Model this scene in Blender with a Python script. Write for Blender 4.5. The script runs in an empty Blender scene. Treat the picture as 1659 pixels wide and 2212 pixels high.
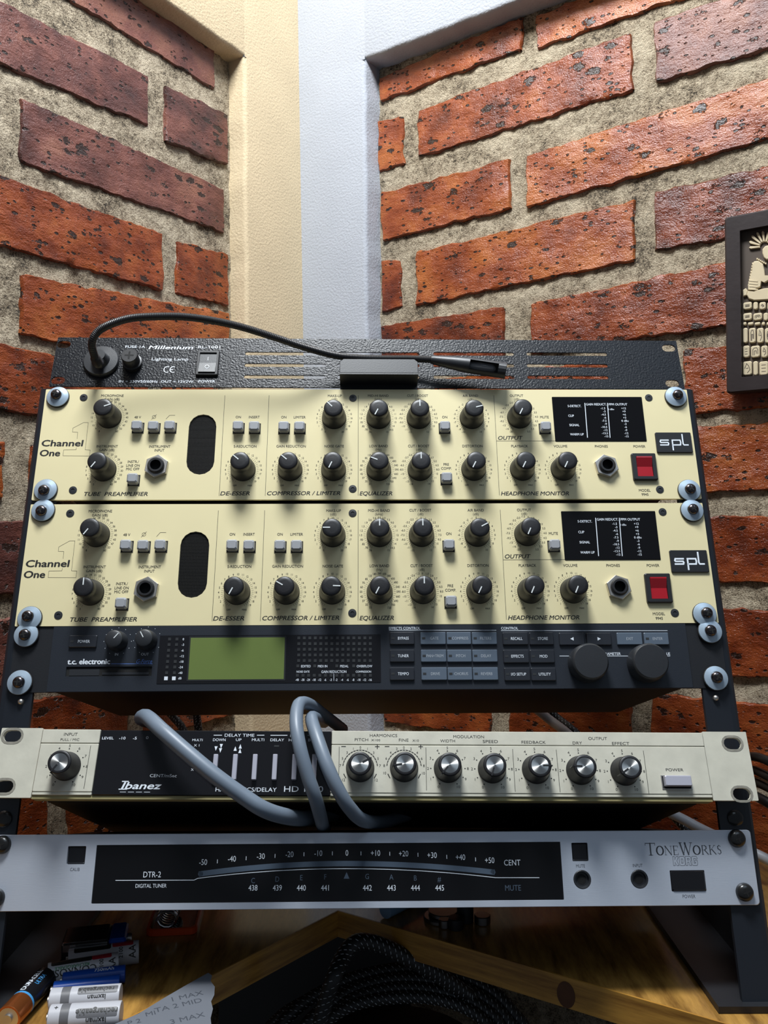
import bpy, bmesh, math, random
from mathutils import Vector, Matrix, noise
from mathutils.geometry import tessellate_polygon
random.seed(7)
# ------------------------------------------------------------------ camera, light, exposure
S = bpy.context.scene
COL = S.collection
ZO = 1.0423                                   # height of the lens above the floor (m)
FPX = 1845.5                                  # focal length for a 1659 x 2212 frame
MCW = Matrix(((1.0, -.0027, 0.0), (0.0, .0175, .99985), (-.0027, -.99985, .0175)))   # lens axes -> room axes
cam_data = bpy.data.cameras.new('camera')
cam = bpy.data.objects.new('camera', cam_data); COL.objects.link(cam)
cam_data.sensor_fit = 'VERTICAL'; cam_data.sensor_height = 36.0
cam_data.lens = FPX / 2212 * 36.0
cam_data.clip_start = .01
cx_, cy_, cz_ = MCW.col[0].copy(), MCW.col[1].copy(), MCW.col[2].copy()
rm = Matrix((cx_.normalized(), (-cy_).normalized(), (-cz_).normalized())).transposed()
cam.matrix_world = Matrix.Translation((0, 0, ZO)) @ rm.to_4x4()
S.camera = cam
world = bpy.data.worlds.new('room_light'); S.world = world; world.use_nodes = True
bg = world.node_tree.nodes['Background']
bg.inputs[0].default_value = (.70, .83, 1.0, 1); bg.inputs[1].default_value = .13
def area(name, loc, target, sx, sy, power, col):
    l = bpy.data.lights.new(name, 'AREA'); l.shape = 'RECTANGLE'; l.size = sx; l.size_y = sy
    l.energy = power; l.color = col
    o = bpy.data.objects.new(name, l); COL.objects.link(o)
    o.location = Vector(loc) / 1000 + Vector((0, 0, ZO))
    d = Vector(target) - Vector(loc)
    o.rotation_euler = d.to_track_quat('-Z', 'Y').to_euler()
    return o
area('skylight', (-80, 400, 1080), (0, 600, 0), .34, .26, 23, (.93, .97, 1.0))
area('tuner_fill_light', (750, -350, 1900), (0, 600, -150), 1.3, .8, 7, (.66, .82, 1.0))  # unseen fill lamp, added for the bluish sheen on the tuner
S.view_settings.view_transform = 'Standard'; S.view_settings.look = 'None'
S.view_settings.gamma = 1; S.view_settings.use_curve_mapping = False
S.view_settings.exposure = 0.0

# ------------------------------------------------------------------ materials
def srgb(r, g, b):
    f = lambda c: (c/255/12.92) if c/255 <= .04045 else ((c/255+.055)/1.055)**2.4
    return (f(r), f(g), f(b), 1)
MATS = {}
def mat(name, col, rough=.5, metal=0, bump=0, scale=400, spec=.5, coat=0, var=0, vscale=60, emit=None, trans=0, aniso=0, stretch=None, bdist=.0004):
    m = bpy.data.materials.new(name); m.use_nodes = True; MATS[name] = m
    nt = m.node_tree; p = nt.nodes['Principled BSDF']
    p.inputs['Base Color'].default_value = col
    p.inputs['Roughness'].default_value = rough; p.inputs['Metallic'].default_value = metal
    p.inputs['Specular IOR Level'].default_value = spec; p.inputs['Coat Weight'].default_value = coat
    p.inputs['Coat Roughness'].default_value = .08
    p.inputs['Transmission Weight'].default_value = trans
    tc = nt.nodes.new('ShaderNodeTexCoord'); vec = tc.outputs['Object']
    if stretch:
        mp = nt.nodes.new('ShaderNodeMapping'); mp.inputs['Scale'].default_value = stretch
        nt.links.new(vec, mp.inputs[0]); vec = mp.outputs[0]
    if var:
        n = nt.nodes.new('ShaderNodeTexNoise'); n.inputs['Scale'].default_value = vscale; n.inputs['Detail'].default_value = 6
        nt.links.new(vec, n.inputs['Vector'])
        mx = nt.nodes.new('ShaderNodeMix'); mx.data_type = 'RGBA'
        c2 = tuple(c*(1-var) for c in col[:3]) + (1,); c1 = tuple(min(1, c*(1+var*.6)) for c in col[:3]) + (1,)
        mx.inputs[6].default_value = c2; mx.inputs[7].default_value = c1
        nt.links.new(n.outputs['Fac'], mx.inputs[0]); nt.links.new(mx.outputs[2], p.inputs['Base Color'])
    if bump:
        n = nt.nodes.new('ShaderNodeTexNoise'); n.inputs['Scale'].default_value = scale; n.inputs['Detail'].default_value = 3
        nt.links.new(vec, n.inputs['Vector'])
        b = nt.nodes.new('ShaderNodeBump'); b.inputs['Strength'].default_value = bump; b.inputs['Distance'].default_value = bdist
        nt.links.new(n.outputs['Fac'], b.inputs['Height']); nt.links.new(b.outputs[0], p.inputs['Normal'])
    if emit:
        p.inputs['Emission Color'].default_value = col; p.inputs['Emission Strength'].default_value = emit
    return m
def ramp(nt, fac, stops):
    r = nt.nodes.new('ShaderNodeValToRGB'); e = r.color_ramp.elements
    while len(e) < len(stops): e.new(.5)
    for i, (p, c) in enumerate(stops): e[i].position = p; e[i].color = c
    nt.links.new(fac, r.inputs[0]); return r.outputs[0]
def nz(nt, vec, scale, detail=5, rough=.55):
    n = nt.nodes.new('ShaderNodeTexNoise'); n.inputs['Scale'].default_value = scale
    n.inputs['Detail'].default_value = detail; n.inputs['Roughness'].default_value = rough
    nt.links.new(vec, n.inputs['Vector']); return n.outputs['Fac']
def mth(nt, op, a, b):
    n = nt.nodes.new('ShaderNodeMath'); n.operation = op
    for i, v in enumerate((a, b)):
        if isinstance(v, (int, float)): n.inputs[i].default_value = v
        else: nt.links.new(v, n.inputs[i])
    return n.outputs[0]
def brick_mat(name='varnished_brick', glare_dark=False):
    m = bpy.data.materials.new(name); m.use_nodes = True; nt = m.node_tree; p = nt.nodes['Principled BSDF']
    tc = nt.nodes.new('ShaderNodeTexCoord'); oi = nt.nodes.new('ShaderNodeObjectInfo')
    va = nt.nodes.new('ShaderNodeVectorMath'); va.operation = 'ADD'; rs = nt.nodes.new('ShaderNodeVectorMath'); rs.operation = 'SCALE'; rs.inputs[0].default_value = (7.3, 3.1, 5.7)
    nt.links.new(oi.outputs['Random'], rs.inputs['Scale']); nt.links.new(tc.outputs['Object'], va.inputs[0]); nt.links.new(rs.outputs[0], va.inputs[1]); v = va.outputs[0]
    big = nz(nt, v, 22, 6, .6)
    f = mth(nt, 'ADD', big, mth(nt, 'MULTIPLY', mth(nt, 'SUBTRACT', oi.outputs['Random'], .5), .22))
    c = ramp(nt, f, [(.25, (.06, .012, .006, 1)), (.42, (.16, .028, .007, 1)), (.54, (.255, .054, .014, 1)), (.70, (.37, .105, .025, 1))])
    mp = nt.nodes.new('ShaderNodeMapping'); mp.inputs['Scale'].default_value = (.55, 1, 1); nt.links.new(v, mp.inputs[0])
    if glare_dark: hs = nt.nodes.new('ShaderNodeHueSaturation'); hs.inputs['Saturation'].default_value = .80; hs.inputs['Hue'].default_value = .494; hs.inputs['Value'].default_value = .66; nt.links.new(c, hs.inputs['Color']); c = hs.outputs[0]
    wv = nz(nt, mp.outputs[0], 150, 2); wf = nz(nt, v, 420, 3)
    def pits(scale, thr, gain, wob, soft):
        vo = nt.nodes.new('ShaderNodeTexVoronoi'); vo.inputs['Scale'].default_value = scale; nt.links.new(mp.outputs[0], vo.inputs['Vector'])
        sep = nt.nodes.new('ShaderNodeSeparateColor'); nt.links.new(vo.outputs['Color'], sep.inputs[0])
        rad = mth(nt, 'MULTIPLY', mth(nt, 'MAXIMUM', mth(nt, 'SUBTRACT', sep.outputs[0], thr), 0), gain)
        d = mth(nt, 'ADD', vo.outputs['Distance'], mth(nt, 'ADD', mth(nt, 'MULTIPLY', mth(nt, 'SUBTRACT', wv, .5), wob), mth(nt, 'MULTIPLY', mth(nt, 'SUBTRACT', wf, .5), wob*.7)))
        q = mth(nt, 'DIVIDE', mth(nt, 'SUBTRACT', rad, d), soft); cl = nt.nodes.new('ShaderNodeClamp'); nt.links.new(q, cl.inputs[0]); return cl.outputs[0]
    pit = mth(nt, 'MAXIMUM', pits(105, .60, 1.1, 1.1, .10), pits(300, .66, 1.5, .6, .14))
    mx = nt.nodes.new('ShaderNodeMix'); mx.data_type = 'RGBA'; mx.inputs[7].default_value = (.022, .008, .005, 1)
    nt.links.new(pit, mx.inputs[0]); nt.links.new(c, mx.inputs[6]); nt.links.new(mx.outputs[2], p.inputs['Base Color'])
    h = mth(nt, 'SUBTRACT', mth(nt, 'ADD', mth(nt, 'MULTIPLY', nz(nt, v, 700, 3, .6), .42), mth(nt, 'MULTIPLY', nz(nt, mp.outputs[0], 130, 5, .62), 1.0)), mth(nt, 'MULTIPLY', pit, 1.3))
    b = nt.nodes.new('ShaderNodeBump'); b.inputs['Strength'].default_value = 1; b.inputs['Distance'].default_value = .0015
    nt.links.new(h, b.inputs['Height']); nt.links.new(b.outputs[0], p.inputs['Normal'])
    p.inputs['Roughness'].default_value = .38 if glare_dark else .24; p.inputs['Specular IOR Level'].default_value = .6
    return m
GLARE_DARK_SPOTS = {(-1, 0, 0), (-1, 1, 0), (-1, 1, 1), (-1, 2, 0), (-1, 0, 1), (-1, 2, 1), (1, 1, 2), (1, 0, 2), (-1, 7, 1), (-1, 7, 0), (-1, 8, 1)}  # upper ones: glare haze painted as colour; lower left ones: dark bricks
def mortar_mat(name, lo, hi):
    m = bpy.data.materials.new(name); m.use_nodes = True; nt = m.node_tree; p = nt.nodes['Principled BSDF']
    tc = nt.nodes.new('ShaderNodeTexCoord'); v = tc.outputs['Object']
    a = nz(nt, v, 28, 6); g = nz(nt, v, 750, 3, .8)
    f = mth(nt, 'ADD', mth(nt, 'MULTIPLY', a, .30), mth(nt, 'ADD', mth(nt, 'MULTIPLY', g, .42), mth(nt, 'MULTIPLY', nz(nt, v, 190, 3, .7), .28)))
    c = ramp(nt, f, [(.415, (.05, .038, .024, 1)), (.46, lo), (.56, hi)])
    nt.links.new(c, p.inputs['Base Color']); p.inputs['Roughness'].default_value = .8
    h = mth(nt, 'ADD', mth(nt, 'MULTIPLY', g, 1.0), mth(nt, 'MULTIPLY', nz(nt, v, 170, 4, .7), 1.6))
    b = nt.nodes.new('ShaderNodeBump'); b.inputs['Strength'].default_value = 1; b.inputs['Distance'].default_value = .0036
    nt.links.new(h, b.inputs['Height']); nt.links.new(b.outputs[0], p.inputs['Normal'])
    return m
def wood_mat(name, dark, light, rough, sc=(3, 45, 45), coat=.4):
    m = bpy.data.materials.new(name); m.use_nodes = True; nt = m.node_tree; p = nt.nodes['Principled BSDF']
    tc = nt.nodes.new('ShaderNodeTexCoord'); mp = nt.nodes.new('ShaderNodeMapping'); mp.inputs['Scale'].default_value = sc
    nt.links.new(tc.outputs['Object'], mp.inputs[0])
    f = nz(nt, mp.outputs[0], 3.2, 7, .62)
    c = ramp(nt, f, [(.34, dark), (.62, light)])
    nt.links.new(c, p.inputs['Base Color']); p.inputs['Roughness'].default_value = rough; p.inputs['Coat Weight'].default_value = coat
    p.inputs['Coat Roughness'].default_value = .12
    b = nt.nodes.new('ShaderNodeBump'); b.inputs['Strength'].default_value = .15; b.inputs['Distance'].default_value = .0005
    nt.links.new(f, b.inputs['Height']); nt.links.new(b.outputs[0], p.inputs['Normal'])
    return m
BRICK = brick_mat(); GLARE_DARK = brick_mat('glare_dark_brick', True)
MORTAR = mortar_mat('sandy_mortar', (.31, .24, .155, 1), (.68, .57, .41, 1))
PLASTER_L = mat('cream_plaster', srgb(204, 184, 150), .8, bump=.6, scale=380, var=.14, vscale=18, bdist=.0012)
PLASTER_R = mat('white_plaster', srgb(168, 172, 180), .8, bump=.6, scale=380, var=.10, vscale=18, bdist=.0012)
CREAM = mat('cream_panel', srgb(226, 214, 170), .38, var=.06, vscale=25)
IVORY = mat('aged_ivory_panel', srgb(203, 200, 184), .5, var=.24, vscale=70, bump=.15, scale=300)
BLACK_MET = mat('black_painted_steel', (.012, .013, .016, 1), .45, bump=.1, scale=900)
CHASSIS = mat('black_chassis', (.008, .008, .009, 1), .6)
HAMMER = mat('hammered_black_enamel', (.007, .008, .011, 1), .33, bump=1, scale=650, bdist=.00042, spec=.28)
RACKBLUE = mat('rack_stand_enamel', (.013, .016, .022, 1), .34, bump=.08, scale=900)
TCFACE = mat('slate_black_panel', (.016, .020, .028, 1), .42, bump=.12, scale=1500)
KNOB = mat('black_knob_plastic', (.013, .013, .015, 1), .42, bump=.1, scale=1200)
KNOB2 = mat('grey_black_knob_plastic', (.022, .024, .028, 1), .40, bump=.2, scale=2500)
GREYBTN = mat('grey_button_plastic', srgb(150, 152, 156), .4)
SLATEBTN = mat('slate_button_plastic', srgb(84, 96, 110), .42)
DARKBTN = mat('dark_button_plastic', (.018, .021, .028, 1), .38)
WHITE = mat('white_print', srgb(225, 232, 240), .5)
GREYP = mat('grey_print', srgb(110, 116, 122), .5)
BLUEP = mat('blue_print', srgb(90, 125, 200), .5)
INK = mat('black_print', (.02, .02, .018, 1), .5)
DGREYP = mat('dark_grey_print', srgb(70, 74, 82), .5)
POINTER = mat('white_pointer', srgb(215, 220, 220), .5)
WASHER = mat('grey_blue_washer', srgb(170, 188, 204), .33, metal=.35)
RUBBER = mat('black_rubber', (.008, .008, .008, 1), .6)
SCREW = mat('dark_chrome', (.10, .09, .095, 1), .22, metal=1)
BSCREW = mat('black_oxide_screw', (.012, .012, .012, 1), .25)
CHROME = mat('chrome_nut', (.62, .59, .55, 1), .38, metal=1)
ALU = mat('brushed_aluminium', (.66, .71, .80, 1), .52, metal=.6, bump=.12, scale=60, stretch=(2, 90, 30))
ALUTOP = mat('spun_aluminium', (.66, .66, .64, 1), .38, metal=1)
GLOSSBLACK = mat('black_acrylic', (.006, .006, .007, 1), .06, spec=.35)
SMOKE = mat('smoked_acrylic', (.010, .010, .012, 1), .10)
LCD = mat('green_lcd', srgb(104, 120, 64), .3, var=.12, vscale=20)
LEDOFF = mat('unlit_led', (.030, .032, .034, 1), .4)
HOLE = mat('dark_recess', (.003, .003, .003, 1), .8)
MESHW = mat('grille_wire', (.05, .048, .045, 1), .4, metal=.6)
RED = mat('red_rocker', (.33, .012, .02, 1), .15)
CABLEG = mat('grey_cable_sheath', srgb(112, 124, 138), .42, var=.08, vscale=30)
CABLEB = mat('black_cable_sheath', (.01, .01, .01, 1), .35)
BRAID = mat('braided_sleeve', (.012, .012, .012, 1), .5)
BRAIDW = mat('braid_fleck', (.50, .53, .56, 1), .4)
CABLEW = mat('white_cable_sheath', srgb(205, 208, 214), .4)
WOODTOP = wood_mat('varnished_desk_wood', (.16, .075, .018, 1), (.50, .27, .065, 1), .22, (30, 5, 30))
WOODEDGE = wood_mat('desk_edge_wood', (.24, .10, .016, 1), (.56, .28, .05, 1), .4, (5, 60, 60), .1)
FRAMEWD = mat('dark_stained_frame', (.030, .022, .022, 1), .38, var=.5, vscale=30, bump=.3, scale=200)
RELIEF = mat('ivory_relief', srgb(206, 190, 158), .5, var=.18, vscale=70)
RELIEFBG = mat('relief_ground', srgb(74, 62, 52), .6)
PAPER = mat('note_paper', srgb(104, 108, 116), .7, bump=.3, scale=60)
FLOORM = mat('dark_floor', (.02, .018, .016, 1), .6)
GREYPANEL = mat('grey_cabinet', (.035, .036, .038, 1), .5)

# ------------------------------------------------------------------ mesh helpers (all shapes in millimetres)
class MB:
    def __init__(s): s.v = []; s.f = []; s.smooth = []
    def add(s, vs, fs, sm=False):
        o = len(s.v); s.v += [tuple(v) for v in vs]; s.f += [tuple(i+o for i in f) for f in fs]; s.smooth += [sm]*len(fs); return s
    def box(s, x0, x1, y0, y1, z0, z1, ch=0):
        if ch:
            return s.plate([(x0+ch, y0), (x1-ch, y0), (x1, y0+ch), (x1, y1-ch), (x1-ch, y1), (x0+ch, y1), (x0, y1-ch), (x0, y0+ch)], [], z0, z1, ch)
        vs = [(x, y, z) for z in (z0, z1) for y in (y0, y1) for x in (x0, x1)]
        return s.add(vs, [(0, 2, 3, 1), (4, 5, 7, 6), (0, 1, 5, 4), (2, 6, 7, 3), (0, 4, 6, 2), (1, 3, 7, 5)])
    def plate(s, outer, holes, z0, z1, bev=0):
        """flat plate with real holes; bev = small front bevel on the outline"""
        loops = [outer] + list(holes)
        pts = [p for l in loops for p in l]
        if bev:
            cx = sum(p[0] for p in outer)/len(outer); cy = sum(p[1] for p in outer)/len(outer)
            wx = max(p[0] for p in outer)-min(p[0] for p in outer); wy = max(p[1] for p in outer)-min(p[1] for p in outer)
            inn = [(cx+(p[0]-cx)*(1-2*bev/wx), cy+(p[1]-cy)*(1-2*bev/wy)) for p in outer]
        else: inn = outer
        fl = [inn] + list(holes)
        fp = [p for l in fl for p in l]
        tris = tessellate_polygon([[Vector((p[0], p[1], 0)) for p in l] for l in fl])
        o = len(s.v); n = len(pts)
        s.v += [(p[0], p[1], z1) for p in fp] + [(p[0], p[1], z0) for p in pts]
        for t in tris:
            a, b, c = [Vector((fp[i][0], fp[i][1])) for i in t]
            ccw = (b-a).cross(c-a) > 0
            t = tuple(t) if ccw else tuple(reversed(t))
            s.f.append(tuple(i+o for i in t)); s.smooth.append(False)
            s.f.append(tuple(i+o+n for i in reversed(t))); s.smooth.append(False)
        k = 0
        for li, l in enumerate(loops):
            m = len(l)
            ar = sum(l[i][0]*l[(i+1) % m][1]-l[(i+1) % m][0]*l[i][1] for i in range(m))
            for i in range(m):
                a, b = o+k+i, o+k+(i+1) % m
                if li == 0 and bev:
                    zb = z1-bev
                    q = len(s.v); s.v += [(l[i][0], l[i][1], zb), (l[(i+1) % m][0], l[(i+1) % m][1], zb)]
                    f1 = (q, q+1, b, a); f2 = (a+n, b+n, q+1, q)
                    for f in (f1, f2):
                        s.f.append(f if ar > 0 else tuple(reversed(f))); s.smooth.append(False)
                    continue
                f = (a+n, b+n, b, a)
                if (ar > 0) != (li == 0): f = tuple(reversed(f))
                s.f.append(f); s.smooth.append(False)
            k += m
        return s
    def lathe(s, prof, c=(0, 0), n=28, sm=True, axis='z', hexa=False):
        o = len(s.v); m = len(prof)
        for r, z in prof:
            for i in range(n):
                a = 2*math.pi*i/n
                s.v.append((c[0]+r*math.cos(a), c[1]+r*math.sin(a), z))
        for j in range(m-1):
            for i in range(n):
                a = o+j*n+i; b = o+j*n+(i+1) % n
                s.f.append((a, b, b+n, a+n)); s.smooth.append(sm)
        s.f.append(tuple(o+i for i in reversed(range(n)))); s.smooth.append(False)
        s.f.append(tuple(o+(m-1)*n+i for i in range(n))); s.smooth.append(False)
        return s
    def tube(s, pts, rad, n=10, cap=True):
        pts = [Vector(p) for p in pts]; m = len(pts)
        rads = rad if isinstance(rad, (list, tuple)) else [rad]*m
        o = len(s.v); up = None
        for i, p in enumerate(pts):
            t = (pts[min(i+1, m-1)]-pts[max(i-1, 0)]).normalized()
            if up is None:
                up = t.orthogonal().normalized()
            up = (up - t*up.dot(t)).normalized(); w = t.cross(up)
            for k in range(n):
                a = 2*math.pi*k/n; s.v.append(tuple(p+(up*math.cos(a)+w*math.sin(a))*rads[i]))
        for i in range(m-1):
            for k in range(n):
                a = o+i*n+k; b = o+i*n+(k+1) % n
                s.f.append((a, b, b+n, a+n)); s.smooth.append(True)
        if cap:
            s.f.append(tuple(o+i for i in reversed(range(n)))); s.smooth.append(False)
            s.f.append(tuple(o+(m-1)*n+i for i in range(n))); s.smooth.append(False)
        return s
    def line(s, pts, w, z):
        """mitred ribbon"""
        P = [Vector(p) for p in pts]; P = [p for i, p in enumerate(P) if i == 0 or (p-P[i-1]).length > 1e-4]; n = len(P)
        if n < 2: return s
        closed = n > 3 and (P[0]-P[-1]).length < 1e-3
        if closed: P = P[:-1]; n -= 1
        D = [(P[(i+1) % n]-P[i]).normalized() for i in range(n if closed else n-1)]; vs = []
        for i in range(n):
            d0 = D[i-1] if (closed or i > 0) else D[0]; d1 = D[i] if (closed or i < n-1) else D[-1]
            n0 = Vector((-d0.y, d0.x)); n1 = Vector((-d1.y, d1.x)); m = n0+n1
            m = n1 if m.length < .2 else m.normalized(); k = w/2/max(.45, m.dot(n1))
            p = P[i]
            if not closed and i == 0: p = p-d1*w*.35
            if not closed and i == n-1: p = p+d0*w*.35
            vs += [(p.x+m.x*k, p.y+m.y*k, z), (p.x-m.x*k, p.y-m.y*k, z)]
        fs = [(2*i, 2*i+1, 2*((i+1) % n)+1, 2*((i+1) % n)) for i in range(n if closed else n-1)]
        return s.add(vs, fs)
    def quad(s, p, z): return s.add([(x, y, z) for x, y in p], [tuple(range(len(p)))])
    def disc(s, x, y, r, z, n=14): return s.quad([(x+r*math.cos(2*math.pi*i/n), y+r*math.sin(2*math.pi*i/n)) for i in range(n)], z)
    def mesh(s, name, m):
        me = bpy.data.meshes.new(name); me.from_pydata([(a/1000, b/1000, c/1000) for a, b, c in s.v], [], s.f)
        me.polygons.foreach_set('use_smooth', s.smooth); me.materials.append(m)
        if any(s.smooth) and m not in (MORTAR,): me.update(); me.set_sharp_from_angle(angle=math.radians(40))
        return me
    def build(s, name, m, parent=None, loc=(0, 0, 0), rz=0):
        o = bpy.data.objects.new(name, s.mesh(name, m)); COL.objects.link(o)
        if parent: o.parent = parent
        o.location = Vector(loc)/1000; o.rotation_euler = (0, 0, rz)
        if name.endswith('lettering') or name in ('meter_legend', 'white_scale', 'grey_scale', 'handwriting', 'relief_grooves', 'relief_figures'): o['kind'] = 'stuff'
        return o
def child(name, me, parent, loc=(0, 0, 0), rot=(0, 0, 0)):
    o = bpy.data.objects.new(name, me); COL.objects.link(o); o.parent = parent
    o.location = Vector(loc)/1000; o.rotation_euler = rot; return o
def tag(o, label=None, cat=None, group=None, kind=None):
    for k, v in (('label', label), ('category', cat), ('group', group), ('kind', kind)):
        if v: o[k] = v
    return o
def thing(name, mw, label, cat, group=None):
    o = bpy.data.objects.new(name, None); o.empty_display_size = .02; COL.objects.link(o); o.matrix_world = mw
    return tag(o, label, cat, group)
def stadium(cx, cy, w, h, n=8):
    r = min(w, h)/2; pts = []
    if w >= h:
        for sx, a0 in ((1, -90), (-1, 90)):
            for i in range(n+1):
                a = math.radians(a0+180*i/n); pts.append((cx+sx*(w/2-r)+r*math.cos(a), cy+r*math.sin(a)))
    else:
        for sy, a0 in ((1, 0), (-1, 180)):
            for i in range(n+1):
                a = math.radians(a0+180*i/n); pts.append((cx+r*math.cos(a), cy+sy*(h/2-r)+r*math.sin(a)))
    return pts
def rrect(x0, x1, y0, y1, r, n=4):
    pts = []
    for cx, cy, a0 in ((x1-r, y0+r, -90), (x1-r, y1-r, 0), (x0+r, y1-r, 90), (x0+r, y0+r, 180)):
        for i in range(n+1):
            a = math.radians(a0+90*i/n); pts.append((cx+r*math.cos(a), cy+r*math.sin(a)))
    return pts
def spline(pts, per=10):
    P = [Vector(p) for p in pts]; P = [2*P[0]-P[1]]+P+[2*P[-1]-P[-2]]; out = []
    for i in range(1, len(P)-2):
        for k in range(per):
            t = k/per; a, b, c, d = P[i-1:i+3]
            out.append(.5*((2*b)+(c-a)*t+(2*a-5*b+4*c-d)*t*t+(3*b-a-3*c+d)*t**3))
    out.append(P[-2]); return out
# ---- lettering
_tc = {}
def glyphs(text, bold=0):
    k = (text, bold)
    if k in _tc: return _tc[k]
    cu = bpy.data.curves.new('t', 'FONT'); cu.body = text; cu.size = 1; cu.resolution_u = 3; cu.offset = bold; cu.fill_mode = 'FRONT'
    cu.align_x = 'LEFT'
    o = bpy.data.objects.new('t', cu); COL.objects.link(o)
    dg = bpy.context.evaluated_depsgraph_get(); me = o.evaluated_get(dg).to_mesh()
    vs = [tuple(v.co)[:2] for v in me.vertices]; fs = [tuple(p.vertices) for p in me.polygons]
    o.evaluated_get(dg).to_mesh_clear(); bpy.data.objects.remove(o); bpy.data.curves.remove(cu)
    if not vs: vs = [(0, 0)]
    x0 = min(v[0] for v in vs); x1 = max(v[0] for v in vs)
    _tc[k] = ([(v[0]-x0, v[1]) for v in vs], fs, x1-x0); return _tc[k]
CAP = .73
def txt(mb, text, x, y, h, z=.06, al='C', bold=0.0, shear=0, w=None, rot=0, sq=1, flip=1):
    """h = cap height in mm, (x, y) = anchor at the middle of the cap height"""
    vs, fs, wd = glyphs(text, 0); sc = h/CAP; sx = sc*sq if w is None else w/max(wd, 1e-6)
    W = wd*sx; ox = {'C': -W/2, 'L': 0, 'R': -W}[al]; c, s_ = math.cos(rot), math.sin(rot); out = []
    for a, b in vs:
        py = b*sc-h/2; px = a*sx+ox+shear*py; px, py = px*flip, py*flip
        out.append((x+px*c-py*s_, y+px*s_+py*c, z))
    mb.add(out, fs)
    if bold:                                                    # heavier strokes: overprint, slightly shifted
        e = bold*h*1.15
        for k, (ex, ey) in enumerate(((e, 0), (-e, 0), (0, e*.6), (0, -e*.6))):
            mb.add([(a+ex, b+ey, c_+.008*(k+1)) for a, b, c_ in out], fs)
# ------------------------------------------------------------------ frames
RR = Matrix(((.9998, .0088, -.0185), (-.0024, .9461, .3239), (.0204, -.3238, .9459)))
RT = Vector((-11.107, -91.330, 643.416))
def to_room(q): return MCW @ q
class Frame:
    """a flat face in the room: origin (mm, room axes from the lens) and x, y, z(out) axes"""
    def __init__(s, o, ax, ay, az): s.o, s.ax, s.ay, s.az = o, ax, ay, az
    def mw(s):
        m = Matrix((s.ax, s.ay, s.az)).transposed().to_4x4(); m.translation = s.o/1000 + Vector((0, 0, ZO)); return m
    def px(s, x, y, h=0):
        d = MCW @ Vector(((x-829.5)/FPX, (y-1106)/FPX, 1)); o = s.o+s.az*h
        k = o.dot(s.az)/d.dot(s.az); q = d*k-o
        return q.dot(s.ax), q.dot(s.ay)
    def p3(s, x, y, h): a = s.px(x, y, h); return (a[0], a[1], h)
    def sub(s, ox, oy, oz, roll=0, tilt=0):
        o = s.o+s.ax*ox+s.ay*oy+s.az*oz
        c, n = math.cos(roll), math.sin(roll); ax = s.ax*c+s.ay*n; ay = s.ay*c-s.ax*n; az = s.az
        c, n = math.cos(tilt), math.sin(tilt)                   # tilt > 0 leans the top back
        ay2 = ay*c-az*n; az2 = az*c+ay*n
        return Frame(o, ax, ay2, az2)
_ax = to_room(Vector(RR.col[0])).normalized(); _az = -to_room(Vector(RR.col[2])).normalized(); _ay = _az.cross(_ax).normalized()
_ax = _ay.cross(_az)
RACK = Frame(to_room(RT), _ax, _ay, _az)
F_S1 = RACK.sub(-.3, 1.0, 0); F_S2 = RACK.sub(-.3, -90.2, 0)
F_TC = RACK.sub(.5, -178.6, 0)
F_KO = RACK.sub(1.2, -311.6, 1, math.radians(-.17))
F_IB = RACK.sub(3.9, -250.0, 9, math.radians(-.72), math.radians(8))
F_MI = RACK.sub(0, 2.2, -3.5, math.radians(-.25), math.radians(6))
W3 = lambda x, y, z: Vector((x, y, z))/1000 + Vector((0, 0, ZO))
def horiz(x, y, z):                                             # point of the level z (mm) seen at a pixel
    d = MCW @ Vector(((x-829.5)/FPX, (y-1106)/FPX, 1)); return d*(z/d.z)
TABLE = -292.3

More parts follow.
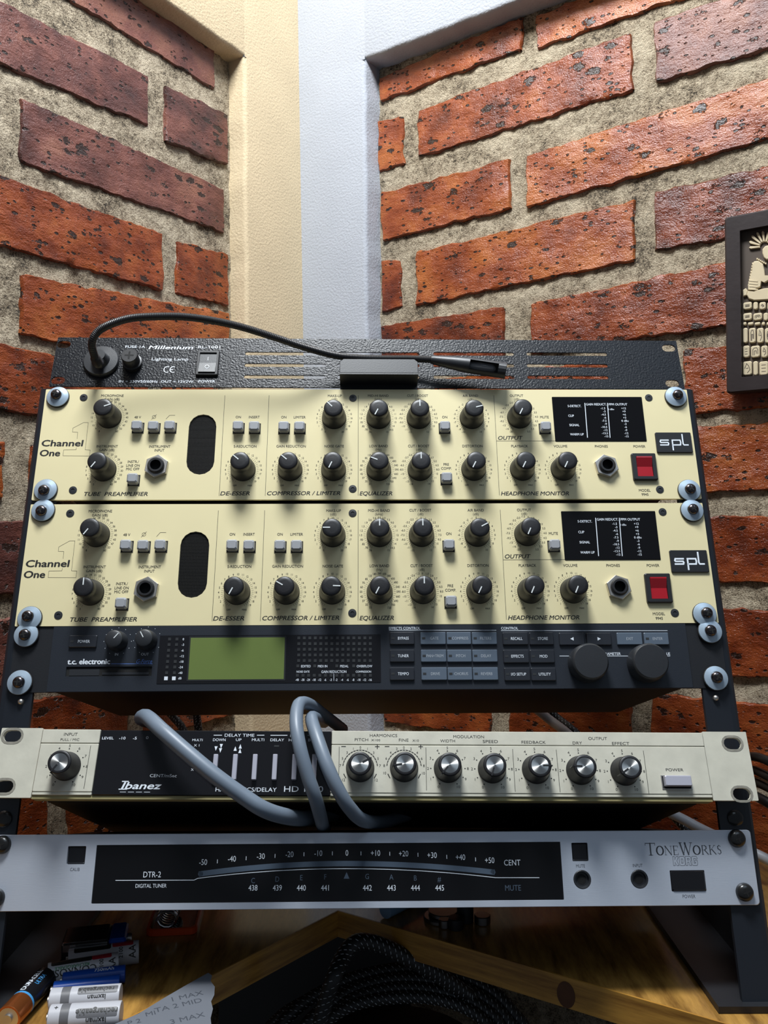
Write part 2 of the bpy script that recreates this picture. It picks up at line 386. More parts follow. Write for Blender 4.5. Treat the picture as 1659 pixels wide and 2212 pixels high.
# ------------------------------------------------------------------ walls
C1 = Vector((-99.02, 1050.0, 227.67)); CD = Vector((-.01507, 0, .99989))
def wall_frame(h, side):
    n = h.cross(CD).normalized()
    if n.y > 0: n = -n                                          # towards the room
    ax = h if side > 0 else -h
    ay = n.cross(ax).normalized()
    return Frame(C1.copy(), ax, ay, n)
WL = wall_frame(Vector((-.53, -.848, 0)), -1); WR = wall_frame(Vector((.828, -.561, 0)), 1)
def wall(name, F, sx, deep, utop, vtop, rows, pl, label):
    """sx = -1 left wall, +1 right wall; deep = recess of the brick face behind the plaster; rows of (v_top, v_bot, joints)"""
    md = deep+3.6
    # mortar bed: uneven grid
    mb = MB(); NX, NY = 150, 190; U1 = 760; V0, V1 = -1230, vtop+25
    for j in range(NY+1):
        for i in range(NX+1):
            u = utop-12+(U1-utop+12)*i/NX; v = V0+(V1-V0)*j/NY
            if j < 40: v = V0+(-560-V0)*j/40
            else: v = -560+(V1+560)*(j-40)/(NY-40)
            p = Vector((u/13, v/13, sx*7))
            w = -md+noise.noise(p)*1.8+noise.noise(p*3.1)*1.3
            mb.v.append((sx*u, v, w))
    for j in range(NY):
        for i in range(NX):
            a = j*(NX+1)+i; f = (a, a+1, a+NX+2, a+NX+1)
            mb.f.append(f if sx > 0 else tuple(reversed(f))); mb.smooth.append(True)
    wo = bpy.data.objects.new(name, mb.mesh(name, MORTAR)); COL.objects.link(wo); wo.matrix_world = F.mw()
    tag(wo, label, None, None, 'structure')
    # plaster surround (upright strip by the corner and the band above), rounded lip, really thick
    pb = MB(); r = 5; back = -deep-16
    def strip(path, outer):
        # path: lip polyline (u,v) ; outer: matching outer polyline
        prof = []
        for k in range(5):
            a = math.pi/2*k/4; prof.append((r*(1-math.sin(a)), -r*(1-math.cos(a))))   # (towards plaster, w)
        o = len(pb.v); m = len(path); rowsn = 1+len(prof)+1
        for i, (p, q) in enumerate(zip(path, outer)):
            d = Vector((q[0]-p[0], q[1]-p[1])).normalized(); wob = noise.noise(Vector((p[0]/22, p[1]/22, 3*sx)))*1.6+noise.noise(Vector((p[0]/6, p[1]/6, 3*sx)))*.5
            pb.v.append((sx*q[0], q[1], 0))
            for a, w in prof: pb.v.append((sx*(p[0]+d.x*(a+wob)), p[1]+d.y*(a+wob), w))
            wob2 = noise.noise(Vector((p[0]/9, p[1]/9, 9)))*1.5-1.2
            pb.v.append((sx*(p[0]+d.x*(wob+wob2)), p[1]+d.y*(wob+wob2), back))
        for i in range(m-1):
            for k in range(rowsn-1):
                a = o+i*rowsn+k; f = (a, a+1, a+rowsn+1, a+rowsn)
                pb.f.append(f if sx > 0 else tuple(reversed(f))); pb.smooth.append(True)
    N = 160
    up = [(utop, vtop-(vtop+1230)*(1-i/N)) for i in range(N+1)]
    strip(up, [(-6.0, p[1]) for p in up])
    N = 90
    tp = [(utop+(U1-utop)*i/N, vtop) for i in range(N+1)]
    strip(tp, [(p[0], vtop+520) for p in tp])
    o = len(pb.v); pb.v += [(-6*sx, vtop, 0), (sx*utop, vtop, 0), (sx*utop, vtop+520, 0), (-6*sx, vtop+520, 0)]
    pb.f.append((o, o+1, o+2, o+3) if sx > 0 else (o+3, o+2, o+1, o)); pb.smooth.append(False)
    pb.build('plaster_surround', pl, wo)
    # bricks
    for ri, (vt, vb, spans) in enumerate(rows):
        for bi, (u0, u1, *adj) in enumerate(spans):
            dt0, dt1, db0, db1 = adj if adj else (0, 0, 0, 0)
            mb = MB(); nx = max(6, int((u1-u0)/4.5)); ny = 12; seed = random.uniform(0, 99); D = 13
            proud = random.uniform(-1.2, 1.8)
            for j in range(ny+1):
                for i in range(nx+1):
                    s, t = i/nx, j/ny
                    # denser near the edges
                    s2 = 0 if i == 0 else 1 if i == nx else (1.3+(u1-u0-2.6)*(i-1)/(nx-2))/(u1-u0); t2 = 0 if j == 0 else 1 if j == ny else (1.3+(vt-vb-2.6)*(j-1)/(ny-2))/(vt-vb)
                    u = u0+(u1-u0)*s2; top = vt+dt0+(dt1-dt0)*s2; bot = vb+db0+(db1-db0)*s2; v = bot+(top-bot)*t2
                    ed = min(s*(u1-u0), (1-s)*(u1-u0), t*(top-bot), (1-t)*(top-bot))
                    q = Vector((u/16, v/16, seed))
                    if i < 2 or i > nx-2: u += noise.noise(q)*2.8+noise.noise(q*2.3)*1.3+random.uniform(-.45, .45)
                    if j < 2 or j > ny-2: v += noise.noise(q+Vector((9, 0, 0)))*2.2+noise.noise(q*2.1)*1.2+random.uniform(-.5, .5)
                    if i in (0, nx) and j in (0, ny): u += (1 if i == 0 else -1)*2.5; v += (1 if j == 0 else -1)*1.5
                    w = -deep+proud+noise.noise(q*.55)*1.4+noise.noise(q*2.3)*.8
                    if ed < .1: w -= 2.0+noise.noise(q*2)*1.2
                    mb.v.append((sx*u, v, w))
            for j in range(ny):
                for i in range(nx):
                    a = j*(nx+1)+i; f = (a, a+1, a+nx+2, a+nx+1)
                    mb.f.append(f if sx > 0 else tuple(reversed(f))); mb.smooth.append(True)
            ring = [i for i in range(nx+1)]+[(k+1)*(nx+1)-1 for k in range(1, ny+1)]+[ny*(nx+1)+i for i in range(nx-1, -1, -1)]+[k*(nx+1) for k in range(ny-1, 0, -1)]
            o = len(mb.v); m = len(ring)
            for k in ring: x, y, z = mb.v[k]; mb.v.append((x, y, -deep-D))
            for k in range(m):
                a, b = ring[k], ring[(k+1) % m]; c, d = o+k, o+(k+1) % m
                f = (a, c, d, b); mb.f.append(f if sx > 0 else tuple(reversed(f))); mb.smooth.append(True)
            # centre each brick on its own origin
            cu, cv = sx*(u0+u1)/2, (vt+vb)/2
            mb.v = [(x-cu, y-cv, z+deep) for x, y, z in mb.v]
            mb.build('brick', GLARE_DARK if (sx, ri, bi) in GLARE_DARK_SPOTS else BRICK, wo, (cu, cv, -deep))
    return wo
left_rows = [
 (309, 265, [(130, 386), (404, 640)]),
 (238, 180, [(111, 205, 7, -2, 5, -3), (229, 490, -1, -18, 4, -16), (508, 740)]),
 (157, 100, [(116, 377, 0, -6, 7, -7), (398, 640, -7, -10, -8, -12)]),
 (78, 19, [(111, 191, 5, -1, 5, 1), (211, 470, 0, -5, -1, -7), (490, 740)]),
 (12, -59, [(110, 377, 4, -18, -1, 1), (398, 640, -16, -20, -4, -8)]),
 (-73, -129, [(111, 212), (232, 490, 0, 4, 0, 2), (510, 740)]),
 (-154, -203, [(110, 368), (393, 640)]),
 (-222, -284, [(111, 212), (232, 480), (500, 740)]),
 (-304, -362, [(110, 345), (372, 640)]),
 (-378, -438, [(111, 240), (262, 369), (392, 620)]),
 (-458, -518, [(110, 330), (352, 600)]),
 (-538, -598, [(111, 240), (262, 500)])]
right_rows = [
 (319, 283, [(99, 285, -9, 2, -2, 2), (301, 560, -2, 0, -3, 0), (580, 740)]),
 (259, 200, [(96, 132, 1, -5, -3, -2), (152, 403, -3, 6, 1, 6), (426, 690, 9, 8, 7, 8)]),
 (171, 114, [(100, 269, 0, 0, -1, 2), (289, 550, -2, 12, -1, 12), (570, 740)]),
 (91, 31, [(99, 127, -1, -3, -3, 0), (148, 404, 0, 6, -2, 6), (424, 690, 9, 12, 10, 13)]),
 (12, -45, [(99, 260, 0, -1, -2, 0), (292, 548, -2, 9, 1, 5), (570, 740)]),
 (-60, -120, [(99, 150), (172, 430), (450, 700, 2, 4, 1, -2)]),
 (-133, -196, [(99, 275), (296, 548), (570, 740)]),
 (-219, -280, [(99, 150), (172, 430), (452, 700)]),
 (-304, -367, [(99, 275), (296, 548), (570, 740)]),
 (-391, -459, [(99, 240), (262, 396), (416, 680)]),
 (-480, -530, [(99, 275), (296, 548), (570, 740)]),
 (-548, -600, [(99, 240), (262, 500)])]
wall('wall_left', WL, -1, 20, 104, 309, left_rows, PLASTER_L, 'left wall of red bricks with cream plaster surround')
wall('wall_right', WR, 1, 25, 96, 322, right_rows, PLASTER_R, 'right wall of glossy red bricks with white plaster surround')
fl = MB().box(-900, 900, -900, 1250, -1062.3, -1042.3); fo = fl.build('floor', FLOORM); fo.location = (0, 0, ZO); tag(fo, 'dark floor under the desk', None, None, 'structure')

# ------------------------------------------------------------------ desk
def desk():
    P0 = horiz(730, 1966, TABLE); Lp = horiz(250, 2212, TABLE); Rp = horiz(1576, 2212, TABLE)
    dl = (Lp-P0).normalized(); dr = (Rp-P0).normalized()
    t = thing('corner_desk', Matrix.Translation(W3(P0.x, P0.y, TABLE)), 'varnished orange wood corner desk under the black rack', 'desk')
    OC = C1+CD*(-520)
    def wp(F, sx, u): q = OC+F.ax*(sx*u)+F.az*2; return (q.x-P0.x, q.y-P0.y)
    E = dl*520; G = dr*640; cc = (OC.x-P0.x, OC.y-P0.y-4)
    le = wp(WL, -1, 880); re = wp(WR, 1, 760)
    left = [(0, 0), cc, le, (E.x, E.y)]; right = [(0, 0), (G.x, G.y), re, cc]
    for nm, poly, an in (('left_top', left, -.5), ('right_top', right, .4)):
        MB().plate([(x, y) for x, y in poly][::-1] if nm == 'left_top' else poly, [], -18, 0).build(nm, WOODTOP, t)
    for d, L, nm in ((dl, 520, 'left_edge_board'), (dr, 640, 'right_edge_board')):
        n = Vector((-d.y, d.x, 0)); n = n if n.y < 0 else -n
        a = Vector((0, 0, 0)); b = d*L
        mb = MB(); th = 1.2
        q = [a, b, b+n*th, a+Vector((0, -th*1.3, 0))]
        vs = [(p.x, p.y, z) for z in (-19.5, .1) for p in q]
        mb.add(vs, [(0, 1, 5, 4), (1, 2, 6, 5), (2, 3, 7, 6), (3, 0, 4, 7), (4, 5, 6, 7), (3, 2, 1, 0)])
        # own axes along the board so that the grain runs with it
        o = mb.build(nm, WOODEDGE, t); ang = math.atan2(d.y, d.x)
        me = o.data; me.transform(Matrix.Rotation(-ang, 4, 'Z')); o.rotation_euler = (0, 0, ang)
        bm = bmesh.new(); bm.from_mesh(me); bmesh.ops.recalc_face_normals(bm, faces=bm.faces); bm.to_mesh(me); bm.free()
    # legs and a grey end panel below
    for x, y in ((E.x*.9, E.y*.75+60), (G.x*.9, G.y*.75+40), (cc[0], cc[1]-80)):
        MB().box(x-25, x+25, y-25, y+25, -750, -18).build('leg', WOODEDGE, t)
    MB().box(-120, 60, 150, 166, -700, -18).build('grey_panel', GREYPANEL, t)
    # knot in the right edge board
    kx = dr*182+Vector((-dr.y, dr.x, 0))*0
    n = Vector((-dr.y, dr.x, 0)); n = n if n.y < 0 else -n
    c = kx+n*1.5; mb = MB()
    for r0, z in ((6.2, 0), ):
        pts = []
        for i in range(20):
            a = 2*math.pi*i/20; p = c+dr*(r0*math.cos(a)); pts.append((p.x, p.y, -11+8.5*math.sin(a)))
        mb.add(pts, [tuple(range(20))])
    mb.build('wood_knot', mat('knot_wood', (.10, .035, .012, 1), .5, var=.6, vscale=120), t)
    return P0, dl, dr
P0, DL, DR = desk()

# ------------------------------------------------------------------ rack stand
BOT = -412
def stand():
    F = RACK; t = thing('rack_stand', F.mw(), 'black steel slanted desktop rack stand holding the audio units', 'rack stand')
    for sx in (-1, 1):
        mb = MB()
        # face strip with a rolled outer edge and a side return
        prof = [(224.5, -1.5), (224.5, 0), (242, 0), (245, -.5), (247, -2), (248, -4.5), (248, -30), (246, -30), (246, -5), (224.5, -3)]
        vs = []; ys = (2.5, BOT+2)
        for y in ys: vs += [(sx*x, y, z-1.6) for x, z in prof]
        n = len(prof); fs = []
        for i in range(n):
            a, b = i, (i+1) % n; f = (a, b, b+n, a+n); fs.append(f if sx < 0 else tuple(reversed(f)))
        fs.append(tuple(range(n)) if sx > 0 else tuple(reversed(range(n)))); fs.append(tuple(n+i for i in range(n)) if sx < 0 else tuple(n+i for i in reversed(range(n))))
        mb.add(vs, fs); up = mb.build('upright', RACKBLUE, t)
        # small rail screws without a unit
        for (px, py, r, m) in (((1588, 1767, 5.0, BSCREW), (1545, 1508, 2.0, CHROME)) if sx > 0 else ((9, 1769, 5.0, BSCREW), (46, 1516, 2.0, CHROME))):
            x, y = F.px(px, py, -1.5)
            MB().lathe([(r, 0), (r, 1.2), (r*.8, 2.2), (r*.4, 2.7), (0.01, 2.8)], (0, 0), 16).build('rail_screw' if r > 3 else 'rivet', m, t, (x, y, -1.6))
        # base rail lying on the desk, going back from the foot; gusset behind the upright
        foot = F.o+F.ax*(sx*236)+F.ay*BOT; R = F.mw().to_3x3().inverted()
        def loc(v): q = R@(v-F.o); return (q.x, q.y, q.z)
        zt = TABLE+.4
        mb = MB(); x0, x1 = (foot.x-28, foot.x+12) if sx > 0 else (foot.x-12, foot.x+28); y0, y1 = foot.y-3, foot.y+215
        vs = [loc(Vector((x, y, z))) for z in (zt, zt+4) for y in (y0, y1) for x in (x0, x1)]
        mb.add(vs, [(0, 2, 3, 1), (4, 5, 7, 6), (0, 1, 5, 4), (2, 6, 7, 3), (0, 4, 6, 2), (1, 3, 7, 5)])
        mb.build('base_rail', BLACK_MET, t)
        mb = MB(); xa, xb = (foot.x+8, foot.x+11) if sx > 0 else (foot.x-11, foot.x-8)
        top = F.o+F.ay*-20
        tri = [(foot.y+4, zt), (y1, zt), (y1, zt+6), (foot.y+70, zt+34), (foot.y+32, zt+62), (foot.y+24, zt+62)]
        vs = [loc(Vector((x, y, z))) for x in (xa, xb) for y, z in tri]; n = len(tri)
        mb.add(vs, [tuple(reversed(range(n))), tuple(n+i for i in range(n))]+[(i, (i+1) % n, (i+1) % n+n, i+n) for i in range(n)])
        o = mb.build('side_plate', BLACK_MET, t)
    q0 = F.o+F.ay*BOT; R = F.mw().to_3x3().inverted()
    mb = MB(); vs = [R@(Vector((x, q0.y+y, TABLE+z))-F.o) for z in (4.6, 16) for y in (200, 206) for x in (q0.x-215, q0.x+215)]
    mb.add([tuple(v) for v in vs], [(0, 2, 3, 1), (4, 5, 7, 6), (0, 1, 5, 4), (2, 6, 7, 3), (0, 4, 6, 2), (1, 3, 7, 5)])
    mb.build('cross_bar', BLACK_MET, t)
stand()

# ------------------------------------------------------------------ shared small parts
def me_of(mb, name, m): return mb.mesh(name, m)
ME_KNOB = me_of(MB().lathe([(8.9, 0), (8.9, 1.5), (8.6, 5), (7.9, 8.5), (7.1, 11), (6.85, 11.7), (6.95, 12), (6.9, 16.6), (6.6, 17.3), (5.9, 17.8), (4, 18.0), (.01, 18.1)], n=36), 'knob', KNOB)
pm = MB().box(-.38, .38, 1.2, 6.2, 17.9, 18.25); ME_PTR = me_of(pm, 'pointer', POINTER)
ME_SKIRT = me_of(MB().lathe([(8.95, -.0), (9.1, .1), (9.1, 1.0), (8.9, 1.3)], n=36), 'skirt', RUBBER)
def btn(w, h, z, ch=.8): return MB().box(-w/2, w/2, -h/2, h/2, 0, z, ch)
ME_BTN = me_of(btn(7.6, 7.4, 6, 1.0), 'push_button', GREYBTN)
ME_WELL = me_of(MB().box(-4.3, 4.3, -4.2, 4.2, -.2, .35), 'button_well', HOLE)
def washer_set(t, x, y, dx, dy, seed=0):
    """cup washer with rubber ring and a dark cross-head screw"""
    s = bpy.data.objects.new('mounting_screw', ME_SCREW); COL.objects.link(s); s.parent = t; s.location = (x/1000, y/1000, 3.0/1000)
    s.rotation_euler = (0, 0, (x*7.1+y*3.3+seed) % 1.5)
    for nm, me, z in (('washer', ME_WASHER, -3.0), ('rubber_ring', ME_RING, -3.0)):
        w = bpy.data.objects.new(nm, me); COL.objects.link(w); w.parent = s
        c, n = math.cos(-s.rotation_euler.z), math.sin(-s.rotation_euler.z)
        w.location = ((dx*c-dy*n)/1000, (dx*n+dy*c)/1000, z/1000)
    cr = bpy.data.objects.new('cross_slot', ME_CROSS); COL.objects.link(cr); cr.parent = s
    s['label'] = 'dark cross-head screw on a grey washer'
ME_SCREW = me_of(MB().lathe([(4.0, -.2), (4.0, .7), (3.6, 1.8), (2.7, 2.6), (1.5, 3.0), (.01, 3.1)], n=22), 'mounting_screw', SCREW)
ME_CROSS = me_of(MB().box(-2.3, 2.3, -.45, .45, 2.2, 3.16).box(-.45, .45, -2.3, 2.3, 2.2, 3.17), 'cross_slot', HOLE)
ME_WASHER = me_of(MB().lathe([(7.9, 1.3), (8.1, 1.7), (7.9, 2.1), (5.0, 2.9), (4.3, 3.1), (.01, 3.1)], n=36), 'washer', WASHER)
ME_RING = me_of(MB().lathe([(7.9, .05), (8.4, .3), (8.4, 1.2), (7.8, 1.5)], n=32), 'rubber_ring', RUBBER)
ME_CSK = me_of(MB().lathe([(2.85, .02), (2.85, .3), (1.2, .45), (1.1, .05), (.01, .05)], n=18), 'panel_screw', KNOB2)
def csk_loc(t, x, y):
    child('panel_screw', ME_CSK, t, (x, y, 0))
hexp = [(9.0*math.cos(math.radians(60*i+12)), 9.0*math.sin(math.radians(60*i+12))) for i in range(6)]
circ = lambda r, n=24: [(r*math.cos(2*math.pi*i/n), r*math.sin(2*math.pi*i/n)) for i in range(n)]
ME_NUT = me_of(MB().plate(hexp, [circ(5.9)], .1, 3.2, .5), 'hex_nut', CHROME)
ME_JACK = me_of(MB().plate(circ(6.1), [circ(3.9)], 0, 5.4, .9), 'jack_socket', KNOB)
ME_JHOLE = me_of(MB().lathe([(3.95, .3), (3.95, .9)], n=20), 'socket_hole', HOLE)
def jack(t, x, y, rot=0):
    j = child('jack_socket', ME_JACK, t, (x, y, 0)); child('hex_nut', ME_NUT, j, (0, 0, 0), (0, 0, rot)); child('socket_hole', ME_JHOLE, j)

# ------------------------------------------------------------------ the two cream channel strips
STD = ['OFF']+[str(i) for i in range(1, 20)]+['MAX']
SC = {
 'mic': '8 9 10 11 12 14 16 18 20 24 28 30 32 34 36 38 40 43 47 53 60'.split(),
 'ins': '3 4 5 6 7 8 10 12 14 17 19 21 23 25 26 28 29 30 33 35 38 40'.split(),
 'std': STD, 'mk': '0 .5 1 2 3 4 5 6 7 8 10 11 12 13 14 15 16 17 18 19 20'.split(),
 'mh': '.74 .78 .82 .93 1.0 1.2 1.5 1.9 2.6 3.4 4.6 6.0 7.2 9.0 10 11 12 13 14 14.5 15'.split(),
 'cb': '-12 -11 -10 -9.0 -7.5 -6.0 -5.0 -3.5 -2.5 -1 0 1 2.5 3.5 5.0 6.0 7.5 9.0 10 11 12'.split(),
 'ab': [str(i) for i in range(-10, 11)],
 'lb': '33 35 37 42 50 60 70 85 125 180 260 300 380 430 490 540 590 660 690 700 720'.split(),
 'c2': '-14 -13 -11 -10 -8.0 -6.5 -5.0 -3.7 -2.6 -1.3 0 1.3 2.6 3.7 5.0 6.5 8.0 10 11 13 14'.split(),
 'out': '-20 -16 -13 -9.5 -7.5 -6.0 -4.5 -3.0 -2.0 -1.0 0 1.0 2.0 3.0 3.5 4.0 4.5 5.0 5.3 5.5'.split()}
DIALS = [('mic', -192, -23.0), ('ins', -192, -64.8), ('std', -91.5, -64.8), ('mk', -25.9, -23.6), ('std', -57.5, -64.8), ('std', -25.9, -64.8),
 ('mh', 7.1, -23.6), ('cb', 37.0, -23.6), ('ab', 76.6, -23.6), ('lb', 7.0, -64.8), ('c2', 37.0, -64.8), ('std', 76.3, -64.8),
 ('out', 112.2, -23.2), ('std', 111.9, -64.8), ('std', 141.8, -64.8)]
BT = [(270, 1175.7), (307.4, 1176.5), (344.7, 1175.7), (259.7, 1301.6), (500.2, 1175.7), (537, 1176.5), (604, 1176.5), (640, 1176.5), (970.7, 1174.8), (975, 1297.3), (1199.7, 1175)]
F = F_S2; P = F.px
BT = [P(x, y, 6) for x, y in BT]
HEADS = [('MICROPHONE', 217, 1104), ('GAIN (dB)', 216, 1112.5), ('48 V', 274, 1155), ('INSTRUMENT', 204.6, 1224.5), ('GAIN (dB)', 203.5, 1233),
 ('INSTRUMENT', 323.7, 1224.5), ('INPUT', 323, 1233.5), ('INSTR./', 263.6, 1260.8), ('LINE ON', 262.9, 1269.8), ('MIC OFF', 262.2, 1278.2),
 ('S-REDUCTION', 517.2, 1223.5), ('ON', 502, 1154), ('INSERT', 538, 1154), ('ON', 605, 1154), ('LIMITER', 641, 1154), ('MAKE-UP', 720.6, 1102.9), ('(dB)', 720, 1110.8),
 ('GAIN REDUCTION', 621.4, 1223), ('NOISE GATE', 719, 1222.7), ('MID-HI BAND', 818.8, 1102.5), ('(kHz)', 818.8, 1110.6), ('CUT / BOOST', 908, 1102), ('(dB)', 908.5, 1110.4),
 ('AIR BAND', 1027.4, 1101.9), ('(dB)', 1027.8, 1110.4), ('LOW BAND', 819.8, 1222), ('(Hz)', 819.5, 1230.5), ('CUT / BOOST', 910.6, 1221.7), ('(dB)', 911, 1230.4), ('ON', 969.4, 1152.8),
 ('PRE', 973, 1265.2), ('COMP.', 973.4, 1274.7), ('DISTORTION', 1032.5, 1221.4), ('OUTPUT', 1131.8, 1101.4), ('(dB)', 1132.4, 1109.6), ('MUTE', 1195.2, 1152.2),
 ('PLAYBACK', 1139.3, 1221.2), ('VOLUME', 1231.8, 1221.2), ('PHONES', 1324.3, 1221.2), ('POWER', 1410.5, 1221.2), ('MODEL', 1423.2, 1325.7), ('9945', 1424, 1335.4)]
HEADS = [(s,)+P(x, y) for s, x, y in HEADS]
TITLES = [('TUBE  PREAMPLIFIER', 151, 297, 1338), ('DE-ESSER', 461.8, 528.8, 1335.6), ('COMPRESSOR / LIMITER', 567, 734, 1335), ('EQUALIZER', 778, 852, 1334.7), ('OUTPUT', 1090.7, 1145.2, 1201.7), ('HEADPHONE MONITOR', 1098.6, 1252.7, 1334)]
TITLES = [(s, P(a, y), P(b, y)) for s, a, b, y in TITLES]
ONE = [P(x/5.53, 960+y/5.53) for x, y in ((755, 1365), (763, 1280), (697, 1278), (703, 1225), (835, 1152), (895, 1152), (855, 1510), (918, 1512), (908, 1592), (575, 1590), (585, 1512), (740, 1510), (745, 1480))]
CH = P(56.8, 1217); CH2 = P(52.5, 1240.5); CHw = P(149.5, 1217)[0]-CH[0]; ONw = P(97.5, 1240.5)[0]-CH2[0]
KNOBS1 = [70, 215, 310, 315, 310, 205, 207, 0, 75, 292, 0, 207, 207, 207, 207]
KNOBS2 = [215, 0, 207, 270, 300, 92, 0, 0, 62, 207, 0, 207, 205, 205, 205]
WOFF1 = [(-.5, -.5), (.2, -.8), (.5, .3), (-.2, 0)]
ME_GRILLE = None
def dial_print(mb, labs, x, y, r0=9.7, r1=11.3, rl=12.9, h=1.55):
    for k in range(41):
        a = math.radians(-150+7.5*k); s_, c_ = math.sin(a), math.cos(a)
        mb.line([(x+r0*s_, y+r0*c_), (x+r1*s_, y+r1*c_)], .14, .05)
    n = len(labs)
    for i, L in enumerate(labs):
        a = math.radians(-150+300*i/(n-1)); big = L in ('OFF', 'MAX')
        rr = rl+(.7 if big else .25*max(0, len(L)-2))
        txt(mb, L, x+rr*math.sin(a)*(.80 if big else 1), y+rr*math.cos(a)-(.5 if big else 0), 1.25 if big else h, .05, bold=.02 if big else .008, sq=.9)
def strip_unit(F, knobs, logo_bright, label, which):
    t = thing('channel_strip_unit', F.mw(), label, 'audio unit')
    tw = stadium(-122.9, -44.6, 20.2, 48)
    outer = rrect(-241.3, 241.3, -87.9, 0, .6)
    MB().plate(outer, [tw], -2.2, 0).build('faceplate', CREAM, t)
    MB().box(-216, 216, -84, -3, -165, -2.4).build('chassis', CHASSIS, t)
    # tube window: dark well with a wire grille and the valve behind it
    w = MB().plate(stadium(-122.9, -44.6, 21, 48.8), [], -2.35, -2.25).build('tube_window', HOLE, t)
    g = MB()
    for i in range(-9, 10):
        hh = 48/2-10.1+math.sqrt(max(0, 10.1**2-(i*1.05)**2))
        g.box(-122.9+i*1.05-.16, -122.9+i*1.05+.16, -44.6-hh, -44.6+hh, -1.5, -1.15)
    for j in range(-22, 23):
        yy = j*1.05; e = max(0, abs(yy)-13.9); hw = math.sqrt(max(0, 10.1**2-e*e))
        if hw > .5: g.box(-122.9-hw, -122.9+hw, -44.6+yy-.16, -44.6+yy+.16, -1.25, -.9)
    tag(g.build('wire_grille', MESHW, w), kind='stuff')
    # knobs
    for (sc, x, y), a in zip(DIALS, knobs):
        k = child('knob', ME_KNOB, t, (x, y, 0), (0, 0, -math.radians(a))); child('pointer', ME_PTR, k); child('skirt', ME_SKIRT, k)
    for x, y in BT:
        b = child('push_button', ME_BTN, t, (x, y, 0)); child('button_well', ME_WELL, b)
    for x, y in ((-212.6, -6.8), (-212.6, -80.4), (-11.9, -7.2), (-11.9, -79.8), (211.5, -6.8), (211.5, -80.8)): csk_loc(t, x, y)
    jack(t, -153.9, -62.8, .2); jack(t, 173.7, -63.0, .5)
    # meter window
    mw = MB().plate(rrect(137.9, 206.1, -42.6, -6.2, .5), [], 0, .5, .2).build('meter_window', GLOSSBLACK, t)
    d = MB(); q = F_S2.px; dx = lambda X, Y: q(1040+X/2.68, 1060+Y/2.68)
    for s_, X, Y in (('S-DETECT.', 597, 178), ('CLIP', 577, 240), ('SIGNAL', 597, 299), ('WARM UP', 613, 358)):
        x, y = dx(X, Y); txt(d, s_, x, y, 1.9, .56, bold=.012, sq=.85)
    for s_, a, b in (('GAIN REDUCT.', 667, 790), ('PPM OUTPUT', 805, 917)):
        x0, y0 = dx(a, 167); x1, _ = dx(b, 167); txt(d, s_, x0, y0, 1.9, .56, 'L', bold=.012, w=x1-x0)
    for a in (660, 797): d.line([dx(a, 160), dx(a+17, 378)], .55, .56)
    for i, (a, b) in enumerate(zip('-1.5 -3 -4.5 -6 -7.5 -9 -10.5 -12 -13.5 -15'.split(), ['+12', '+9', '+6', '+3', '0 dBu', '-3', '-6', '-9', '-12', '-15'])):
        Y = 192+19.8*i; x, y = dx(783+i*2.2, Y); txt(d, a, x, y, 1.7, .56, 'R', bold=.006); x, y = dx(895+i*2.2, Y); txt(d, b, x, y, 1.7, .56, bold=.006)
    x, y = dx(818, 198); txt(d, '0 dBu', x, y, 1.5, .56)
    d.build('meter_legend', WHITE, mw)
    # maker's badge
    bd = MB().plate(rrect(212.6, 239.2, -52.1, -35.9, .8), [], 0, 1.4, .3).build('badge', BLACK_MET, t)
    m = MB(); X = lambda u: 215.6+u*20.6; Y = lambda v: -43.9+v*12.5; lw = 1.15 if logo_bright else .95
    m.line([(X(.30), Y(.13)), (X(.02), Y(.13)), (X(0), Y(.03)), (X(.02), Y(-.02)), (X(.28), Y(-.02)), (X(.30), Y(-.10)), (X(.28), Y(-.18)), (X(0), Y(-.18))], lw, 1.46)
    m.line([(X(.44), Y(-.5)), (X(.44), Y(.13)), (X(.72), Y(.13)), (X(.74), Y(-.02)), (X(.72), Y(-.18)), (X(.44), Y(-.18))], lw, 1.46)
    m.line([(X(.82), Y(.5)), (X(.82), Y(-.1)), (X(.85), Y(-.18)), (X(1), Y(-.18))], lw, 1.46)
    m.build('emblem', WHITE, bd)
    # rocker switch
    sw = MB().plate(rrect(193.5-.8, 210.6, -74.0, -53.0, 1), [rrect(195.8, 207.6, -71.3, -55.8, .4)], 0, 2.6, .6).build('power_switch', BLACK_MET, t)
    r = MB(); x0, x1 = 196.0, 207.4
    pr = [(-71.1, .4), (-71.1, 2.0), (-63.5, 1.4), (-57, 3.6), (-56.0, 3.5), (-56.0, .4)]
    vs = [(x, y, z) for x in (x0, x1) for y, z in pr]; n = len(pr)
    r.add(vs, [tuple(range(n)), tuple(reversed(range(n, 2*n)))]+[(i, i+n, (i+1) % n+n, (i+1) % n) for i in range(n)]); r.build('rocker', RED, sw)
    # print
    ink = MB()
    for L, x, y in HEADS: txt(ink, L, x, y, 2.05, bold=.012 if '(' not in L or 'GAIN' in L else 0, sq=.92)
    for L, a, b in TITLES: txt(ink, L, a[0], a[1], 3.1, .06, 'L', bold=.022, shear=.25, w=b[0]-a[0])
    for sc, x, y in DIALS: dial_print(ink, SC[sc], x, y)
    txt(ink, 'Channel', CH[0], CH[1], 5.1, .06, 'L', bold=.045, shear=.08, w=CHw); txt(ink, 'One', CH2[0], CH2[1], 5.1, .06, 'L', bold=.045, shear=.08, w=ONw)
    ink.line(ONE, .22, .05)
    for x in (-107.8, -74.8, -8.0): ink.line([(x, -5), (x, -85)], .28, .05)
    ink.line([(94.2, -5), (94.2, -85)], .28, .05); ink.line([(94.2, -42.2), (137.9, -42.2)], .28, .05)
